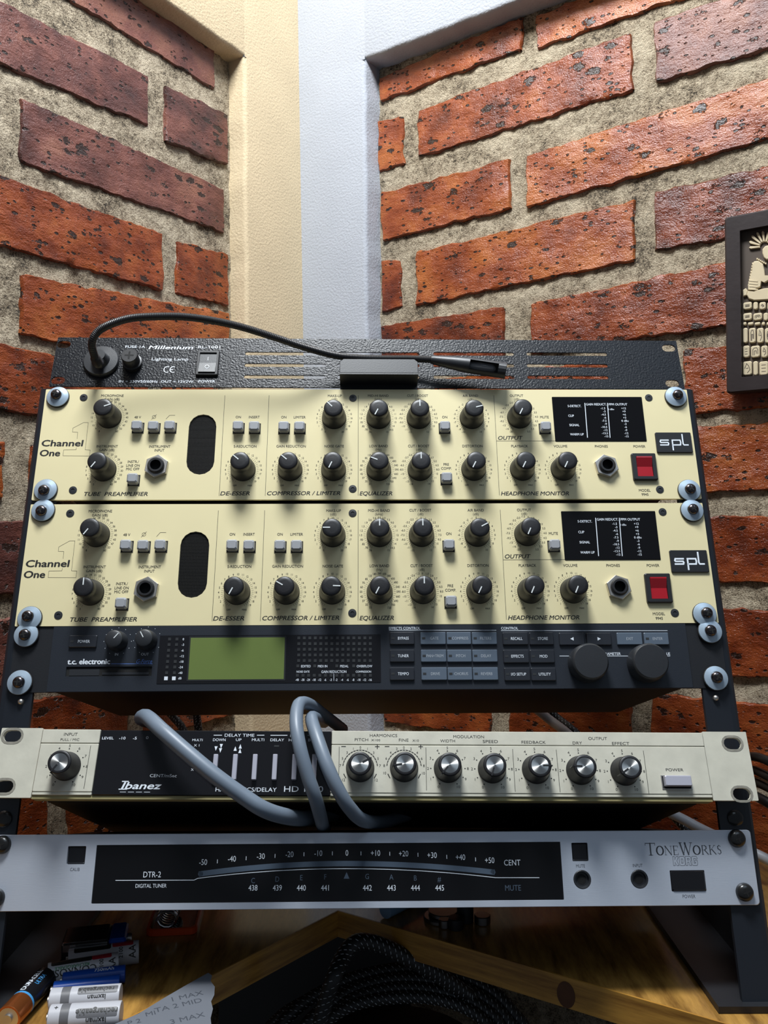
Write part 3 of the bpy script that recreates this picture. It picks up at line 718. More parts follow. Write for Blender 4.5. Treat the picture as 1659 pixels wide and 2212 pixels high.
    x, y = q(311, 1154.5); pts = [(x+1.3*math.cos(a*.52), y+1.3*math.sin(a*.52)) for a in range(13)]; ink.line(pts, .25, .06); ink.line([(x-1.7, y-2), (x+1.7, y+2)], .25, .06)
    x, y = q(349, 1154.5); ink.line([(x-3.4, y-1.6), (x-1, y+1.4), (x+3, y+1.4)], .25, .06)
    ink.build('printed_lettering', INK, t)
    for i, (sx, yy) in enumerate(((-1, -5.9), (1, -5.9), (-1, -81.6), (1, -81.6))):
        dx_, dy_ = [(.6, -1.0), (-.8, -.6), (.4, .9), (0, -.3)][(i+which) % 4]
        washer_set(t, sx*232.3+.3, yy, dx_, dy_, which)
    return t
strip_unit(F_S1, KNOBS1, False, 'upper of the two cream channel strips, directly under the lamp panel', 0)
strip_unit(F_S2, KNOBS2, True, 'lower of the two cream channel strips, directly above the black effects unit', 2)

# ------------------------------------------------------------------ lamp panel on top
def lamp_unit():
    F = F_MI; t = thing('rack_lamp_unit', F.mw(), 'black hammered rack panel with gooseneck lamp on top of the stack', 'rack lamp')
    q = F.px; holes = []
    for xa, xb in ((528, 704), (729, 906), (936, 1111), (1138, 1313)):
        for yy in (763.5, 788.5, 813.7):
            f = (xa-528)/785; y_ = yy+f*1.2; x0, y0 = q(xa-(yy-788)*.06+(yy-788)*.12*f, y_); x1, _ = q(xb-(yy-788)*.04+(yy-788)*.12*f, y_)
            holes.append(stadium((x0+x1)/2, y0, x1-x0, 3.1, 5))
    for px, py in ((138, 744), (125.3, 821.5), (1444.5, 751.9), (1452.3, 828.2)):
        x, y = q(px, py); holes.append(stadium(x, y, 10.6, 6.6, 6))
    H = -min(q(97.6, 834.5)[1], -40); top = q(112.3, 728.7)[1]; bot = q(97.6, 834.5)[1]
    MB().plate(rrect(-241.3, 241.3, bot, top, .3), holes, -1.0, 0).build('faceplate', HAMMER, t)
    x, y = q(218.5, 779.4, 2)
    fl = MB().lathe([(13.4, 0), (13.4, 2.2), (12.8, 3), (7, 3.4), (6.2, 6), (5.0, 10), (.01, 10)], (0, 0), 36).build('lamp_flange', KNOB2, t, (x, y, 0))
    path = [(x, y, 5)]+[F.p3(*a) for a in ((213, 786, 12), (202, 762, 26), (199, 738, 34), (212, 716, 38), (240, 700, 41), (280, 688, 42), (330, 684, 42), (390, 684, 41), (450, 691, 40), (520, 706, 37), (600, 731, 32), (660, 751, 25), (720, 767, 16), (770, 773, 11), (830, 775, 9), (885, 775, 10), (934, 777, 12))]
    sp = spline(path, 24); L = [0]
    for a, b in zip(sp[:-1], sp[1:]): L.append(L[-1]+(b-a).length)
    tot = L[-1]; n = int(tot/.62); pts = []; rad = []; j = 0
    for i in range(n+1):
        d = tot*i/n
        while j < len(L)-2 and L[j+1] < d: j += 1
        f = (d-L[j])/max(1e-6, L[j+1]-L[j]); pts.append(sp[j].lerp(sp[j+1], f)); rad.append((2.75 if i % 2 else 3.05)*(1.25 if d < 22 else 1-.10*min(1, d/200)))
    MB().tube(pts, rad, 12).build('gooseneck', KNOB, t)
    # lamp head
    a = Vector(F.p3(932, 777, 12)); b = Vector(F.p3(1093, 801, 16)); ax = (b-a); Ln = ax.length; ax.normalize()
    cyl = lambda f: a+ax*(Ln*f)
    hd = MB().tube([cyl(0), cyl(.03), cyl(.28), cyl(.50), cyl(.52)], [3.0, 3.4, 5.0, 6.0, 6.0], 24).build('lamp_head', KNOB2, t)
    # open hood: upper shell and end ring
    zc = Vector((0, 0, 1)); v = (zc-ax*zc.dot(ax)).normalized(); u = v.cross(ax)
    hb = MB()
    def shell(f0, f1, a0, a1, r):
        m = 16; vs = []
        for rr in (r, r-.8):
            for f in (f0, f1):
                for i in range(m+1):
                    an = math.radians(a0+(a1-a0)*i/m); vs.append(tuple(cyl(f)+(u*math.cos(an)+v*math.sin(an))*rr))
        fs = []; k = m+1
        for i in range(m):
            fs += [(i, i+1, k+i+1, k+i), (2*k+i, 3*k+i, 3*k+i+1, 2*k+i+1), (i, 2*k+i, 2*k+i+1, i+1), (k+i, k+i+1, 3*k+i+1, 3*k+i)]
        hb.add(vs, fs, False)
    upward = math.degrees(math.atan2(Vector((0, 1, 0)).dot(v), Vector((0, 1, 0)).dot(u)))
    shell(.5, 1.0, upward-115, upward+75, 6.0); shell(.9, 1.0, upward-180, upward+180, 6.0); shell(.5, 1.0, upward+150, upward+235, 6.0)
    hb.build('hood', KNOB2, hd)
    MB().tube([cyl(.52), cyl(.6), cyl(.82), cyl(.86)], [2.6, 3.2, 3.2, 1.5], 14).build('bulb', mat('bulb_glass', (.6, .6, .62, 1), .05, trans=.8), hd)
    # rest bracket: back plate, floor and front lip with rounded upper corners
    x0, _ = q(734, 800, 14); x1, _ = q(903, 800, 14); yt = q(734, 776, 15)[1]; yb = q(734, 806, 15)[1]
    br = MB().plate([(x0, yb), (x1, yb), (x1, yt-2.5), (x1-2.5, yt), (x0+2.5, yt), (x0, yt-2.5)], [], 14.2, 15.6, .3)
    br.box(x0, x1, yb-1.2, yb, 0, 15.6); br.box(x0, x1, yb-5.5, yb, .02, 1.2); br.build('lamp_rest', BLACK_MET, t)
    # fuse holder
    x, y = q(284, 773, 11)
    x, y = q(287, 786, 0)
    fh = MB().lathe([(7.4, 0), (7.4, 3), (6.3, 3.4), (6.3, 10.6), (5.8, 11.3), (.01, 11.3)], (0, 0), 28).build('fuse_holder', KNOB, t, (x, y, 0))
    MB().box(-3.4, 3.4, -.7, .7, 11.2, 11.36).box(-.7, .7, -3.4, 3.4, 11.2, 11.37).build('screw_slot', HOLE, fh)
    # rocker
    x0, y1 = q(428, 760); x1, y0 = q(471, 813)
    sw = MB().plate(rrect(x0, x1, y0, y1, .8), [rrect(x0+2, x1-2, y0+2, y1-2, .3)], 0, 2.2, .5).build('lamp_switch', KNOB, t)
    mid = (y0+y1)/2; r = MB(); pr = [(y0+2.1, .3), (y0+2.1, 3.2), (mid, 1.5), (y1-2.1, 1.2), (y1-2.1, .3)]
    vs = [(x, a_, z) for x in (x0+2.1, x1-2.1) for a_, z in pr]; n = len(pr)
    r.add(vs, [tuple(range(n)), tuple(reversed(range(n, 2*n)))]+[(i, i+n, (i+1) % n+n, (i+1) % n) for i in range(n)]); ro = r.build('rocker', KNOB2, sw)
    pr_ = MB(); xm = (x0+x1)/2; pr_.line([(xm, mid+2.4), (xm, mid+5.2)], .35, 1.6)
    pr_.line([(xm+1.5*math.cos(k*.5236), mid-4.2+1.5*math.sin(k*.5236)) for k in range(13)], .35, 2.75); pr_.build('switch_marks', WHITE, ro)
    m = MB()
    for s_, a_, b_, yy, h, kw in (('FUSE 1A', 271, 314, 749, 2.4, {}), ('Millenium', 323, 418, 750.4, 3.4, dict(bold=.03, shear=.35)), ('RL-1001', 428, 476, 749.7, 2.6, {}), ('Lighting Lamp', 328, 407, 775.7, 2.6, {}), ('IN = 230V50/60Hz  OUT = 12V2W', 257, 418, 823.8, 2.3, {}), ('POWER', 429, 465, 823.8, 2.2, {})):
        xa, ya = q(a_, yy); xb, _ = q(b_, yy); txt(m, s_, xa, ya, h, .2, 'L', w=xb-xa, **kw)
    x, y = q(367, 798.5)
    for cx in (x-2.2, x+2.4): m.line([(cx+2.3*math.cos(math.radians(k)), y+2.6*math.sin(math.radians(k))) for k in range(60, 301, 20)], .6, .2)
    m.line([(x+.3, y), (x+2.4, y)], .6, .2)
    m.build('printed_lettering', WHITE, t)
lamp_unit()

# ------------------------------------------------------------------ black multi-effects unit
def fx_unit():
    F = F_TC; t = thing('effects_unit', F.mw(), 'black effects processor with green display and two large dials', 'audio unit')
    q = F.px
    MB().plate(rrect(-241.3, 241.3, -43.8, .4, .6), [], -3.6, -1.0).build('rack_ear_plate', BLACK_MET, t)
    x0 = -215.5; x1 = 217.0
    slot = [q(144, 1440), q(327, 1440), q(327, 1460), q(142, 1460)]
    sx0, sy1 = q(143.6, 1440.5); sx1, sy0 = q(327, 1460)
    MB().plate(rrect(x0, x1, -43.6, .2, .5), [rrect(sx0, sx1, sy0, sy1, .2)], -1.0, 0).build('faceplate', TCFACE, t)
    MB().box(-214, 214, -42.5, -1.5, -172, -3.7).build('chassis', CHASSIS, t)
    cs = MB().box(sx0, sx1, sy0, sy1, -.99, -.9).build('card_slot', HOLE, t)
    MB().box(sx0+2, sx0+22, sy0+.6, sy1-1.5, -.9, -.7).box(sx0+24, sx1-2, sy0+1.0, sy0+2.6, -.9, -.6).build('slot_flap', KNOB2, cs)
    # display windows
    wx0, wy1 = q(346, 1373); wx1, wy0 = q(823, 1474)
    dw = MB().plate(rrect(wx0, wx1, wy0, wy1, .4), [], 0, .25).build('display_window', SMOKE, t)
    lx0, ly1 = q(412.5, 1378); lx1, ly0 = q(613, 1467)
    MB().plate(rrect(lx0-1, lx1+1, ly0-1, ly1+1, .4), [], .25, .4).build('display_bezel', BLACK_MET, dw)
    MB().plate(rrect(lx0, lx1, ly0, ly1, .2), [], .4, .45).build('green_screen', LCD, dw)
    led = MB(); leds = []
    w = MB()
    def px7(X, Y): return q(540+X/2.9625, 1060+Y/2.9625)
    def px6(X, Y): return q(X/2.765, 1060+Y/2.765)
    def px8(X, Y): return q(1040+X/2.68, 1060+Y/2.68)
    n = 0
    for r, Y in enumerate((943, 980, 1016, 1052, 1088)):
        for c in range(14): leds.append(px7(313+35.2*c-r*.2, Y))
    for c in (307, 415, 556, 664): leds.append(px7(c, 1122))
    for c in range(14): leds.append(px7(304+35.9*c, 1182))
    for i, Y in enumerate((887, 920, 954, 988, 1021, 1054, 1088)):
        leds.append(px6(1014-i*3, Y)); leds.append(px6(1058-i*2.6, Y))
    me = me_of(MB().box(-.95, .95, -.95, .95, .25, .5), 'led', LEDOFF)
    for x, y in leds: child('led', me, dw, (x, y, 0))
    for s_, X, Y in zip(['0', '-3', '-6', '-12', '-18', '-24', '-40', 'dB'], range(1096, 1074, -3), (887, 920, 954, 988, 1021, 1054, 1088, 1120)):
        x, y = px6(X, Y); txt(w, s_, x, y, 1.6, .3, bold=.01)
    for s_, X in (('L', 992), ('R', 1039)):
        x, y = px6(X, 1121); w.quad([(x-1.2, y-1.2), (x+1.2, y-1.2), (x+1.2, y+1.2), (x-1.2, y+1.2)], .3)
    for s_, X, h in (('EDITED', 358, 1.7), ('MIDI IN', 465, 1.7), ('PEDAL', 604, 1.7), ('OVERFLOW', 733, 1.7)): x, y = px7(X, 1123); txt(w, s_, x, y, h, .3, bold=.006, sq=.85)
    for s_, X, h in (('NOISE GATE', 340, 1.4), ('GAIN REDUCTION', 537, 1.8), ('COMPRESSION', 726, 1.4)): x, y = px7(X, 1158); txt(w, s_, x, y, h, .3, bold=.006, sq=.82)
    for i, s_ in enumerate('-40 -30 -24 -18 -12 -6 -3 -2 -4 -6 -8 -10 -12 -16'.split()): x, y = px7(302+35.9*i, 1210); txt(w, s_, x, y, 1.6, .3, bold=.012, sq=.8)
    w.line([px7(537, 1172), px7(537, 1216)], .25, .3)
    # keys
    def key(px, X0, X1, Y0, Y1, m, text, led_=True, col='g', z=1.6):
        x0, y1 = px(X0, Y0); x1, y0 = px(X1, Y1)
        cx, cy = (x0+x1)/2, (y0+y1)/2
        k = MB().box(-(x1-x0)/2, (x1-x0)/2, -(y1-y0)/2, (y1-y0)/2, 0, z, .35).build('key', m, t, (cx, cy, 0))
        if text in ('<', '>'):
            s_ = 1 if text == '>' else -1; MB().quad([(-1.1*s_, 1.2), (-1.1*s_, -1.2), (1.2*s_, 0)][::(-1 if s_ < 0 else 1)], z+.05).build('arrow_mark', WHITE, k); return
        p = MB(); txt(p, text, .8 if led_ else 0, 0, 2.0, z+.05, bold=.004, sq=.85); p.build('key_legend', (GREYP if m is SLATEBTN else WHITE) if m is not SLATEBTN else KEYTXT, k)
        if led_: MB().box(-(x1-x0)/2+1.0, -(x1-x0)/2+3.2, -.7, .7, z, z+.12).build('key_led', LEDOFF, k)
    for i, (s_, Y0, Y1) in enumerate((('BYPASS', 908, 985), ('TUNER', 1020, 1097), ('TEMPO', 1133, 1213))): key(px7, 895, 1052, Y0, Y1, DARKBTN, s_)
    for names, Y0, Y1, o in ((('GATE', 'COMPRESS', 'FILTERS'), 908, 985, 0), (('PAN+TREM', 'PITCH', 'DELAY'), 1020, 1097, 3), (('DRIVE', 'CHORUS', 'REVERB'), 1133, 1213, 6)):
        for s_, a, b in zip(names, (1090, 1257, 1418), (1253, 1415, 1580)): key(px7, a+o, b+o*1.3, Y0, Y1, SLATEBTN, s_)
    for names, Y0, Y1, o in ((('RECALL', 'STORE'), 823, 893, 0), (('EFFECTS', 'MOD'), 923, 997, 4), (('I/O SETUP', 'UTILITY'), 1027, 1100, 10)):
        for s_, a, b in zip(names, (120, 274), (270, 418)): key(px8, a+o, b+o*1.3, Y0, Y1, DARKBTN, s_)
    key(px8, 446, 597, 825, 895, DARKBTN, '<', False); key(px8, 604, 752, 825, 895, DARKBTN, '>', False)
    key(px8, 779, 931, 824, 893, SLATEBTN, 'EXIT', False); key(px8, 935, 1084, 824, 893, SLATEBTN, 'ENTER')
    key(px6, 420, 577, 867, 937, DARKBTN, 'POWER')
    # small and large dials
    for (X, Y), a in (((703, 900), 40), ((880, 895), -30)):
        x, y = px6(X, Y)
        k = MB().lathe([(7.0, 0), (7.0, 1.2), (6.8, 2), (6.0, 9), (5.6, 10), (4.6, 10.5), (.01, 10.6)], n=28).build('level_knob', KNOB2, t, (x, y, 0), -math.radians(a))
        child('pointer', ME_PTR10, k)
        for i in range(11):
            an = math.radians(-150+30*i); w.disc(x+9.3*math.sin(an), y+9.3*math.cos(an), .22, .05, 6)
    for X, Y in ((609, 1003), (951, 1003)):
        x, y = px8(X, Y)
        MB().lathe([(12.9, 0), (13.0, 2), (12.4, 10), (11.8, 11.6), (11.0, 12.3), (.01, 12.5)], n=44).build('rotary_dial', KNOB2, t, (x, y, 0))
    for s_, X, Y, px, h in (('IN', 696, 977, px6, 1.8), ('OUT', 866, 976, px6, 1.8)): x, y = px(X, Y); txt(w, s_, x, y, h, .05)
    xa, y = px7(890, 880); xb, _ = px7(1090, 880); txt(w, 'EFFECTS CONTROL', xa, y, 1.9, .05, 'L', w=xb-xa, bold=.01); w.line([px7(890, 893), px7(1575, 893)], .3, .05)
    xa, y = px8(114, 796); xb, _ = px8(212, 796); txt(w, 'CONTROL', xa, y, 1.9, .05, 'L', w=xb-xa, bold=.01); w.line([px8(114, 810), px8(1076, 810)], .3, .05)
    xa, y = px8(690, 944); xb, _ = px8(806, 944); txt(w, 'PARAMETER', xa, y, 1.9, .05, 'L', w=xb-xa, bold=.01); w.line([px8(690, 957), px8(850, 957)], .35, .05); w.line([px8(453, 957), px8(515, 957)], .35, .05)
    xa, y = px8(1036, 944); xb, _ = px8(1092, 944); txt(w, 'VALUE', xa, y, 1.9, .05, 'L', w=xb-xa, bold=.01); w.line([px8(1036, 957), px8(1092, 957)], .35, .05)
    xa, y = px6(405, 1020); xb, _ = px6(657, 1020); txt(w, 't.c. electronic', xa, y, 3.7, .05, 'L', w=xb-xa, bold=.05)
    w.build('printed_lettering', WHITE, t)
    b = MB(); b.line([px6(665, 1034), px6(910, 1034)], .3, .05); xa, y = px6(816, 1018); xb, _ = px6(910, 1018); txt(b, 'G-Force', xa, y, 2.9, .05, 'L', shear=.3, w=xb-xa); b.build('blue_lettering', BLUEP, t)
    for i, (sx, yy) in enumerate(((-1, -5.9), (1, -5.5), (-1, -37.6), (1, -37.3))):
        washer_set(t, sx*233-.2, yy, (.1, .4, -.2, .1)[i], (.2, -.1, .1, -.3)[i], i*.4)
KEYTXT = mat('faded_key_print', srgb(165, 172, 180), .5)
ME_PTR10 = me_of(MB().box(-.3, .3, .4, 4.8, 10.4, 10.75), 'pointer', POINTER)
fx_unit()

# ------------------------------------------------------------------ old cream harmonizer / delay
def delay_unit():
    F = F_IB; t = thing('delay_unit', F.mw(), 'worn cream and black delay unit with seven silver-topped knobs and scuffed ears', 'audio unit')
    q = F.px
    def a5(X, Y): return q(X/5.027, 1360+Y/5.027)
    def a6(X, Y): return q(300+X/4.1475, 1500+Y/4.1475)
    def a7(X, Y): return q(700+X/3.072, 1480+Y/3.072)
    def a8(X, Y): return q(1200+X/3.614, 1480+Y/3.614)
    top = q(800, 1580)[1]; x_l = a5(468, 1080)[0]; x_r = a8(1150, 400)[0]
    bot = a5(700, 1800)[1]
    for sx, xa, xb, hs in ((-1, -241.3, x_l, (a5(134, 1155), a5(45, 1703))), (1, x_r, 241.3, (a8(1382, 455), a8(1455, 850)))):
        ear = MB().plate(rrect(xa, xb, bot-1.5, top+1, .5), [stadium(h[0], h[1], 11.5, 7.4, 6) for h in hs], -2.5, 0).build('rack_ear', IVORY, t)
        for h in hs:
            rg = MB(); outer = stadium(h[0], h[1], 14.4, 10.4, 7); rg.plate(outer, [stadium(h[0], h[1], 11.5, 7.4, 6)], 0, .15).build('scuffed_rim', SCUFF, ear)
    xb1 = a5(1085, 1200)[0]; xc1 = a7(48, 500)[0]
    line_y = a5(700, 1240)[1]
    for xa, xb in ((x_l+.6, xb1), (xc1, x_r-.5)):
        o = MB().box(xa, xb, line_y+.25, top, -4, 1.3, .3).box(xa, xb, bot+2, line_y-.25, -4, 1.3, .3).box(xa, xb, bot, bot+1.7, -4, 1.0, .3).box(xa+.2, xb-.2, bot+.2, top-.2, -4, .8)
        o.build('cream_panel', IVORY, t)
    MB().box(xb1+.3, xc1-.3, bot+.2, top-.3, -4, 1.1, .3).build('black_panel', SMOKE, t)
    MB().box(x_l+.5, x_r-.5, bot-2.2, bot, -9, 0).build('lower_lip', IVORY, t).data.materials[0] = IVORYD
    MB().box(x_l+1, x_r-1, bot+.5, top-.5, -14, -4.05).box(x_l+6, x_r-6, bot-2, top-2, -190, -14).build('chassis', CHASSIS, t)
    # knobs
    ang = [215, 62, 262, 222, 200, 90, 272, 238]
    pos = [(143.8, 1655.4), (778, 1658.4), (872.9, 1658.4), (967.6, 1660), (1062.6, 1661), (1157.7, 1662.3), (1253.1, 1664.3), (1348.6, 1666)]
    ink = MB(); z = 1.38
    for i, ((px, py), a) in enumerate(zip(pos, ang)):
        x, y = q(px, py, 1.3)
        k = child('knob', ME_IKNOB, t, (x, y, 1.3), (0, 0, -math.radians(a))); child('silver_cap', ME_ICAP, k); child('pointer', ME_IPTR, k)
        if i not in (1, 2):
            for n in range(11):
                an = math.radians(-150+30*n); ink.disc(x+10.9*math.sin(an), y+10.9*math.cos(an), .42, z, 8)
                txt(ink, str(n), x+12.7*math.sin(an), y+12.9*math.cos(an), 1.7, z, sq=1.1)
        else:
            labs = ['12', '', '7', '5', '3', '1', '0', '1', '3', '5', '7', '', '12'] if i == 1 else ['', '10', '8', '6', '4', '2', '0', '2', '4', '6', '8', '10', '']
            for n, L in enumerate(labs):
                deg = -126+21*n; an = math.radians(deg)
                if L: txt(ink, L, x+12.7*math.sin(an), y+12.7*math.cos(an), 1.65, z, sq=1.05)
            for d0 in list(range(-80, 81, 10))+[-118, 118]:
                an0, an1 = math.radians(d0-3), math.radians(d0+3)
                if abs(d0) > 90: an0, an1 = math.radians(d0-7), math.radians(d0+7)
                ink.line([(x+11*math.sin(an0), y+11*math.cos(an0)), (x+11*math.sin(an1), y+11*math.cos(an1))], .55, z)
            for s_, sg in (('-', -1), ('+', 1)):
                cx, cy = x+sg*10.8, y+13.2; ink.line([(cx-1.3, cy), (cx+1.3, cy)], .5, z)
                if sg > 0: ink.line([(cx, cy-1.3), (cx, cy+1.3)], .5, z)
    def T(s_, px, Xa, Xb, Y, h, mb=ink, zz=z, **kw):
        xa, y = px(Xa, Y); xb, _ = px(Xb, Y); txt(mb, s_, xa, y, h, zz, 'L', w=xb-xa, **kw)
    T('INPUT', a5, 703, 850, 1140, 2.0); T('PULL / MIC', a5, 665, 868, 1198, 1.6)
    T('HARMONICS', a7, 304, 485, 336, 1.9); T('PITCH', a7, 204, 293, 364, 1.9); T('X100', a7, 313, 373, 367, 1.4); T('FINE', a7, 496, 560, 367, 1.9); T('X10', a7, 586, 628, 370, 1.4)
    T('MODULATION', a7, 856, 1060, 344, 1.9); T('WIDTH', a7, 770, 868, 372, 1.9); T('SPEED', a7, 1052, 1152, 376, 1.9); T('FEEDBACK', a7, 1308, 1468, 381, 1.9)
    T('OUTPUT', a8, 252, 398, 419, 1.9); T('DRY', a8, 130, 203, 454, 1.9); T('EFFECT', a8, 437, 572, 458, 1.9); T('POWER', a8, 856, 992, 663, 1.9)
    for f in ((a5(993, 1265), a5(918, 1730)), (a7(101, 412), a7(97, 690)), (a7(675, 418), a7(679, 700)), (a7(1249, 428), a7(1267, 708)), (a7(1538, 432), a7(1564, 712)), (a8(681, 516), a8(725, 850))):
        ink.line(list(f), .3, z)
    ink.build('black_lettering', INK, t)
    w = MB(); z2 = 1.16
    W = lambda *a, **k: T(*a, mb=w, zz=z2, **k)
    W('LEVEL', a5, 1115, 1240, 1182, 1.7, bold=.01); W('-10', a5, 1300, 1368, 1182, 1.8, bold=.01); W('-5', a5, 1450, 1490, 1183, 1.8, bold=.01); W('0', a6, 68, 90, 390, 1.8)
    W('MULTI', a6, 482, 574, 411, 1.5); W('X 1', a6, 496, 545, 459, 1.5); W('X 2', a6, 490, 538, 560, 1.5); W('X 4', a6, 470, 520, 676, 1.5); W('CENT/mSec', a6, 103, 343, 730, 2.0)
    W('DELAY TIME', a6, 772, 1037, 368, 2.0); W('DOWN', a6, 667, 780, 409, 1.8); W('UP', a6, 872, 922, 409, 1.8); W('MULTI', a6, 1015, 1125, 409, 1.8); W('DELAY', a6, 1180, 1303, 410, 1.8)
    W('MODE', a6, 1358, 1470, 369, 2.0); W('HARM', a6, 1345, 1455, 411, 1.8); W('BYPASS', a6, 1520, 1660, 411, 1.8)
    W('HARMONICS/DELAY', a6, 690, 1237, 853, 2.6); W('HD 1500', a6, 1303, 1652, 848, 3.6)
    for xa, xb, Y in ((675, 745, 369), (1062, 1124, 369), (1183, 1330, 370), (1515, 1640, 370)): w.line([a6(xa, Y), a6(xb, Y)], .4, z2)
    for cx, cy, up in ((693, 487, -1), (740, 466, -1), (733, 504, -1), (866, 490, 1), (911, 470, 1), (908, 510, 1)):
        x, y = a6(cx, cy); tri = [(x-1.0, y-up*1.3), (x+1.0, y-up*1.3), (x, y+up*1.5)]; w.quad(tri if up > 0 else tri[::-1], z2)
    # maker's name: heavy slanted slab letters
    xa, y = a5(1318, 1693); xb = a6(215, 840)[0]; txt(w, 'Ibanez', xa+1.3, y-.1, 4.3, z2, 'L', bold=.035, shear=.42, w=(xb-xa)-2.2)
    for f0, f1, vv in ((-.9, 4.4, -2.4), (.6, 4.9, 2.3)): w.line([(xa+f0, y+vv), (xa+f1*.9, y+vv)], .6, z2)
    for k in range(4): w.line([(xa+k*5.0, y-4.1), (xa+k*5.0+3.6, y-4.1)], .25, z2)
    w.build('white_lettering', WHITE, t)
    # upright push keys
    for c0, c1 in ((700, 697), (874, 868), (1050, 1045), (1228, 1222), (1402, 1398), (1578, 1574)):
        x0, y1 = a6(c0-21, 543); x1, y0 = a6(c0+21, 543)[0], a6(c1, 776)[1]
        xm, ym = a6((c0+c1)/2-12 if False else (c0*.5+(c0-16)*.5), 660, 3.0) if False else ((x0+x1)/2, 0)
        MB().box(-1.45, 1.45, (y0-y1)/2+.2, (y1-y0)/2-.2, 0, 3.0, .3).build('push_key', KEYW, t, ((x0+x1)/2, (y0+y1)/2, 1.1))
    for c in (520, 1236): x, y = a6(c, 466 if c > 600 else 512); MB().box(-1.6, 1.6, -.5, .5, 1.1, 1.25).build('led', LEDOFF, t, (x, y, 0))
    # power button
    x0, y1 = a8(818, 711); x1, y0 = a8(1060, 815)
    pb = MB().plate(rrect(x0-.3, x1+.3, y0-.3, y1+.3, .2), [rrect(x0+.3, x1-.3, y0+.3, y1-.3, .2)], 1.25, 1.6).build('power_key_surround', CHROME, t)
    MB().box(x0+.2, x1-.2, y0+.2, y1-.2, 1.28, 1.34).build('key_well', HOLE, pb)
    MB().box(x0+1.2, x1-.8, y0+1.4, y1-.4, 1.3, 5.5, .4).build('power_key', KEYW, pb)
SCUFF = mat('scuffed_bare_metal', srgb(150, 146, 134), .5, var=.45, vscale=260, metal=.2)
IVORYD = mat('grubby_ivory', srgb(150, 140, 96), .6, var=.3, vscale=60)
KEYW = mat('silver_white_key', srgb(185, 185, 198), .3, metal=.2)
_nt = ALUTOP.node_tree; _tn = _nt.nodes.new('ShaderNodeTangent'); _tn.direction_type = 'RADIAL'; _tn.axis = 'Z'; _pb = _nt.nodes['Principled BSDF']
_nt.links.new(_tn.outputs[0], _pb.inputs['Tangent']); _pb.inputs['Anisotropic'].default_value = .9
ME_IKNOB = me_of(MB().lathe([(9.0, 0), (9.0, .5), (8.6, 1), (7.3, 13.6), (7.1, 14.4), (6.6, 14.8), (5.6, 14.8), (5.4, 14.2), (.01, 14.2)], n=40), 'knob', KNOB)
ME_ICAP = me_of(MB().lathe([(5.4, 14.1), (5.35, 14.6), (.01, 14.65)], n=32), 'silver_cap', ALUTOP)
ME_IPTR = me_of(MB().box(-.45, .45, 1.8, 7.0, 14.5, 14.95).box(-.4, .4, 7.0, 8.0, 3, 14), 'pointer', KNOB)
delay_unit()

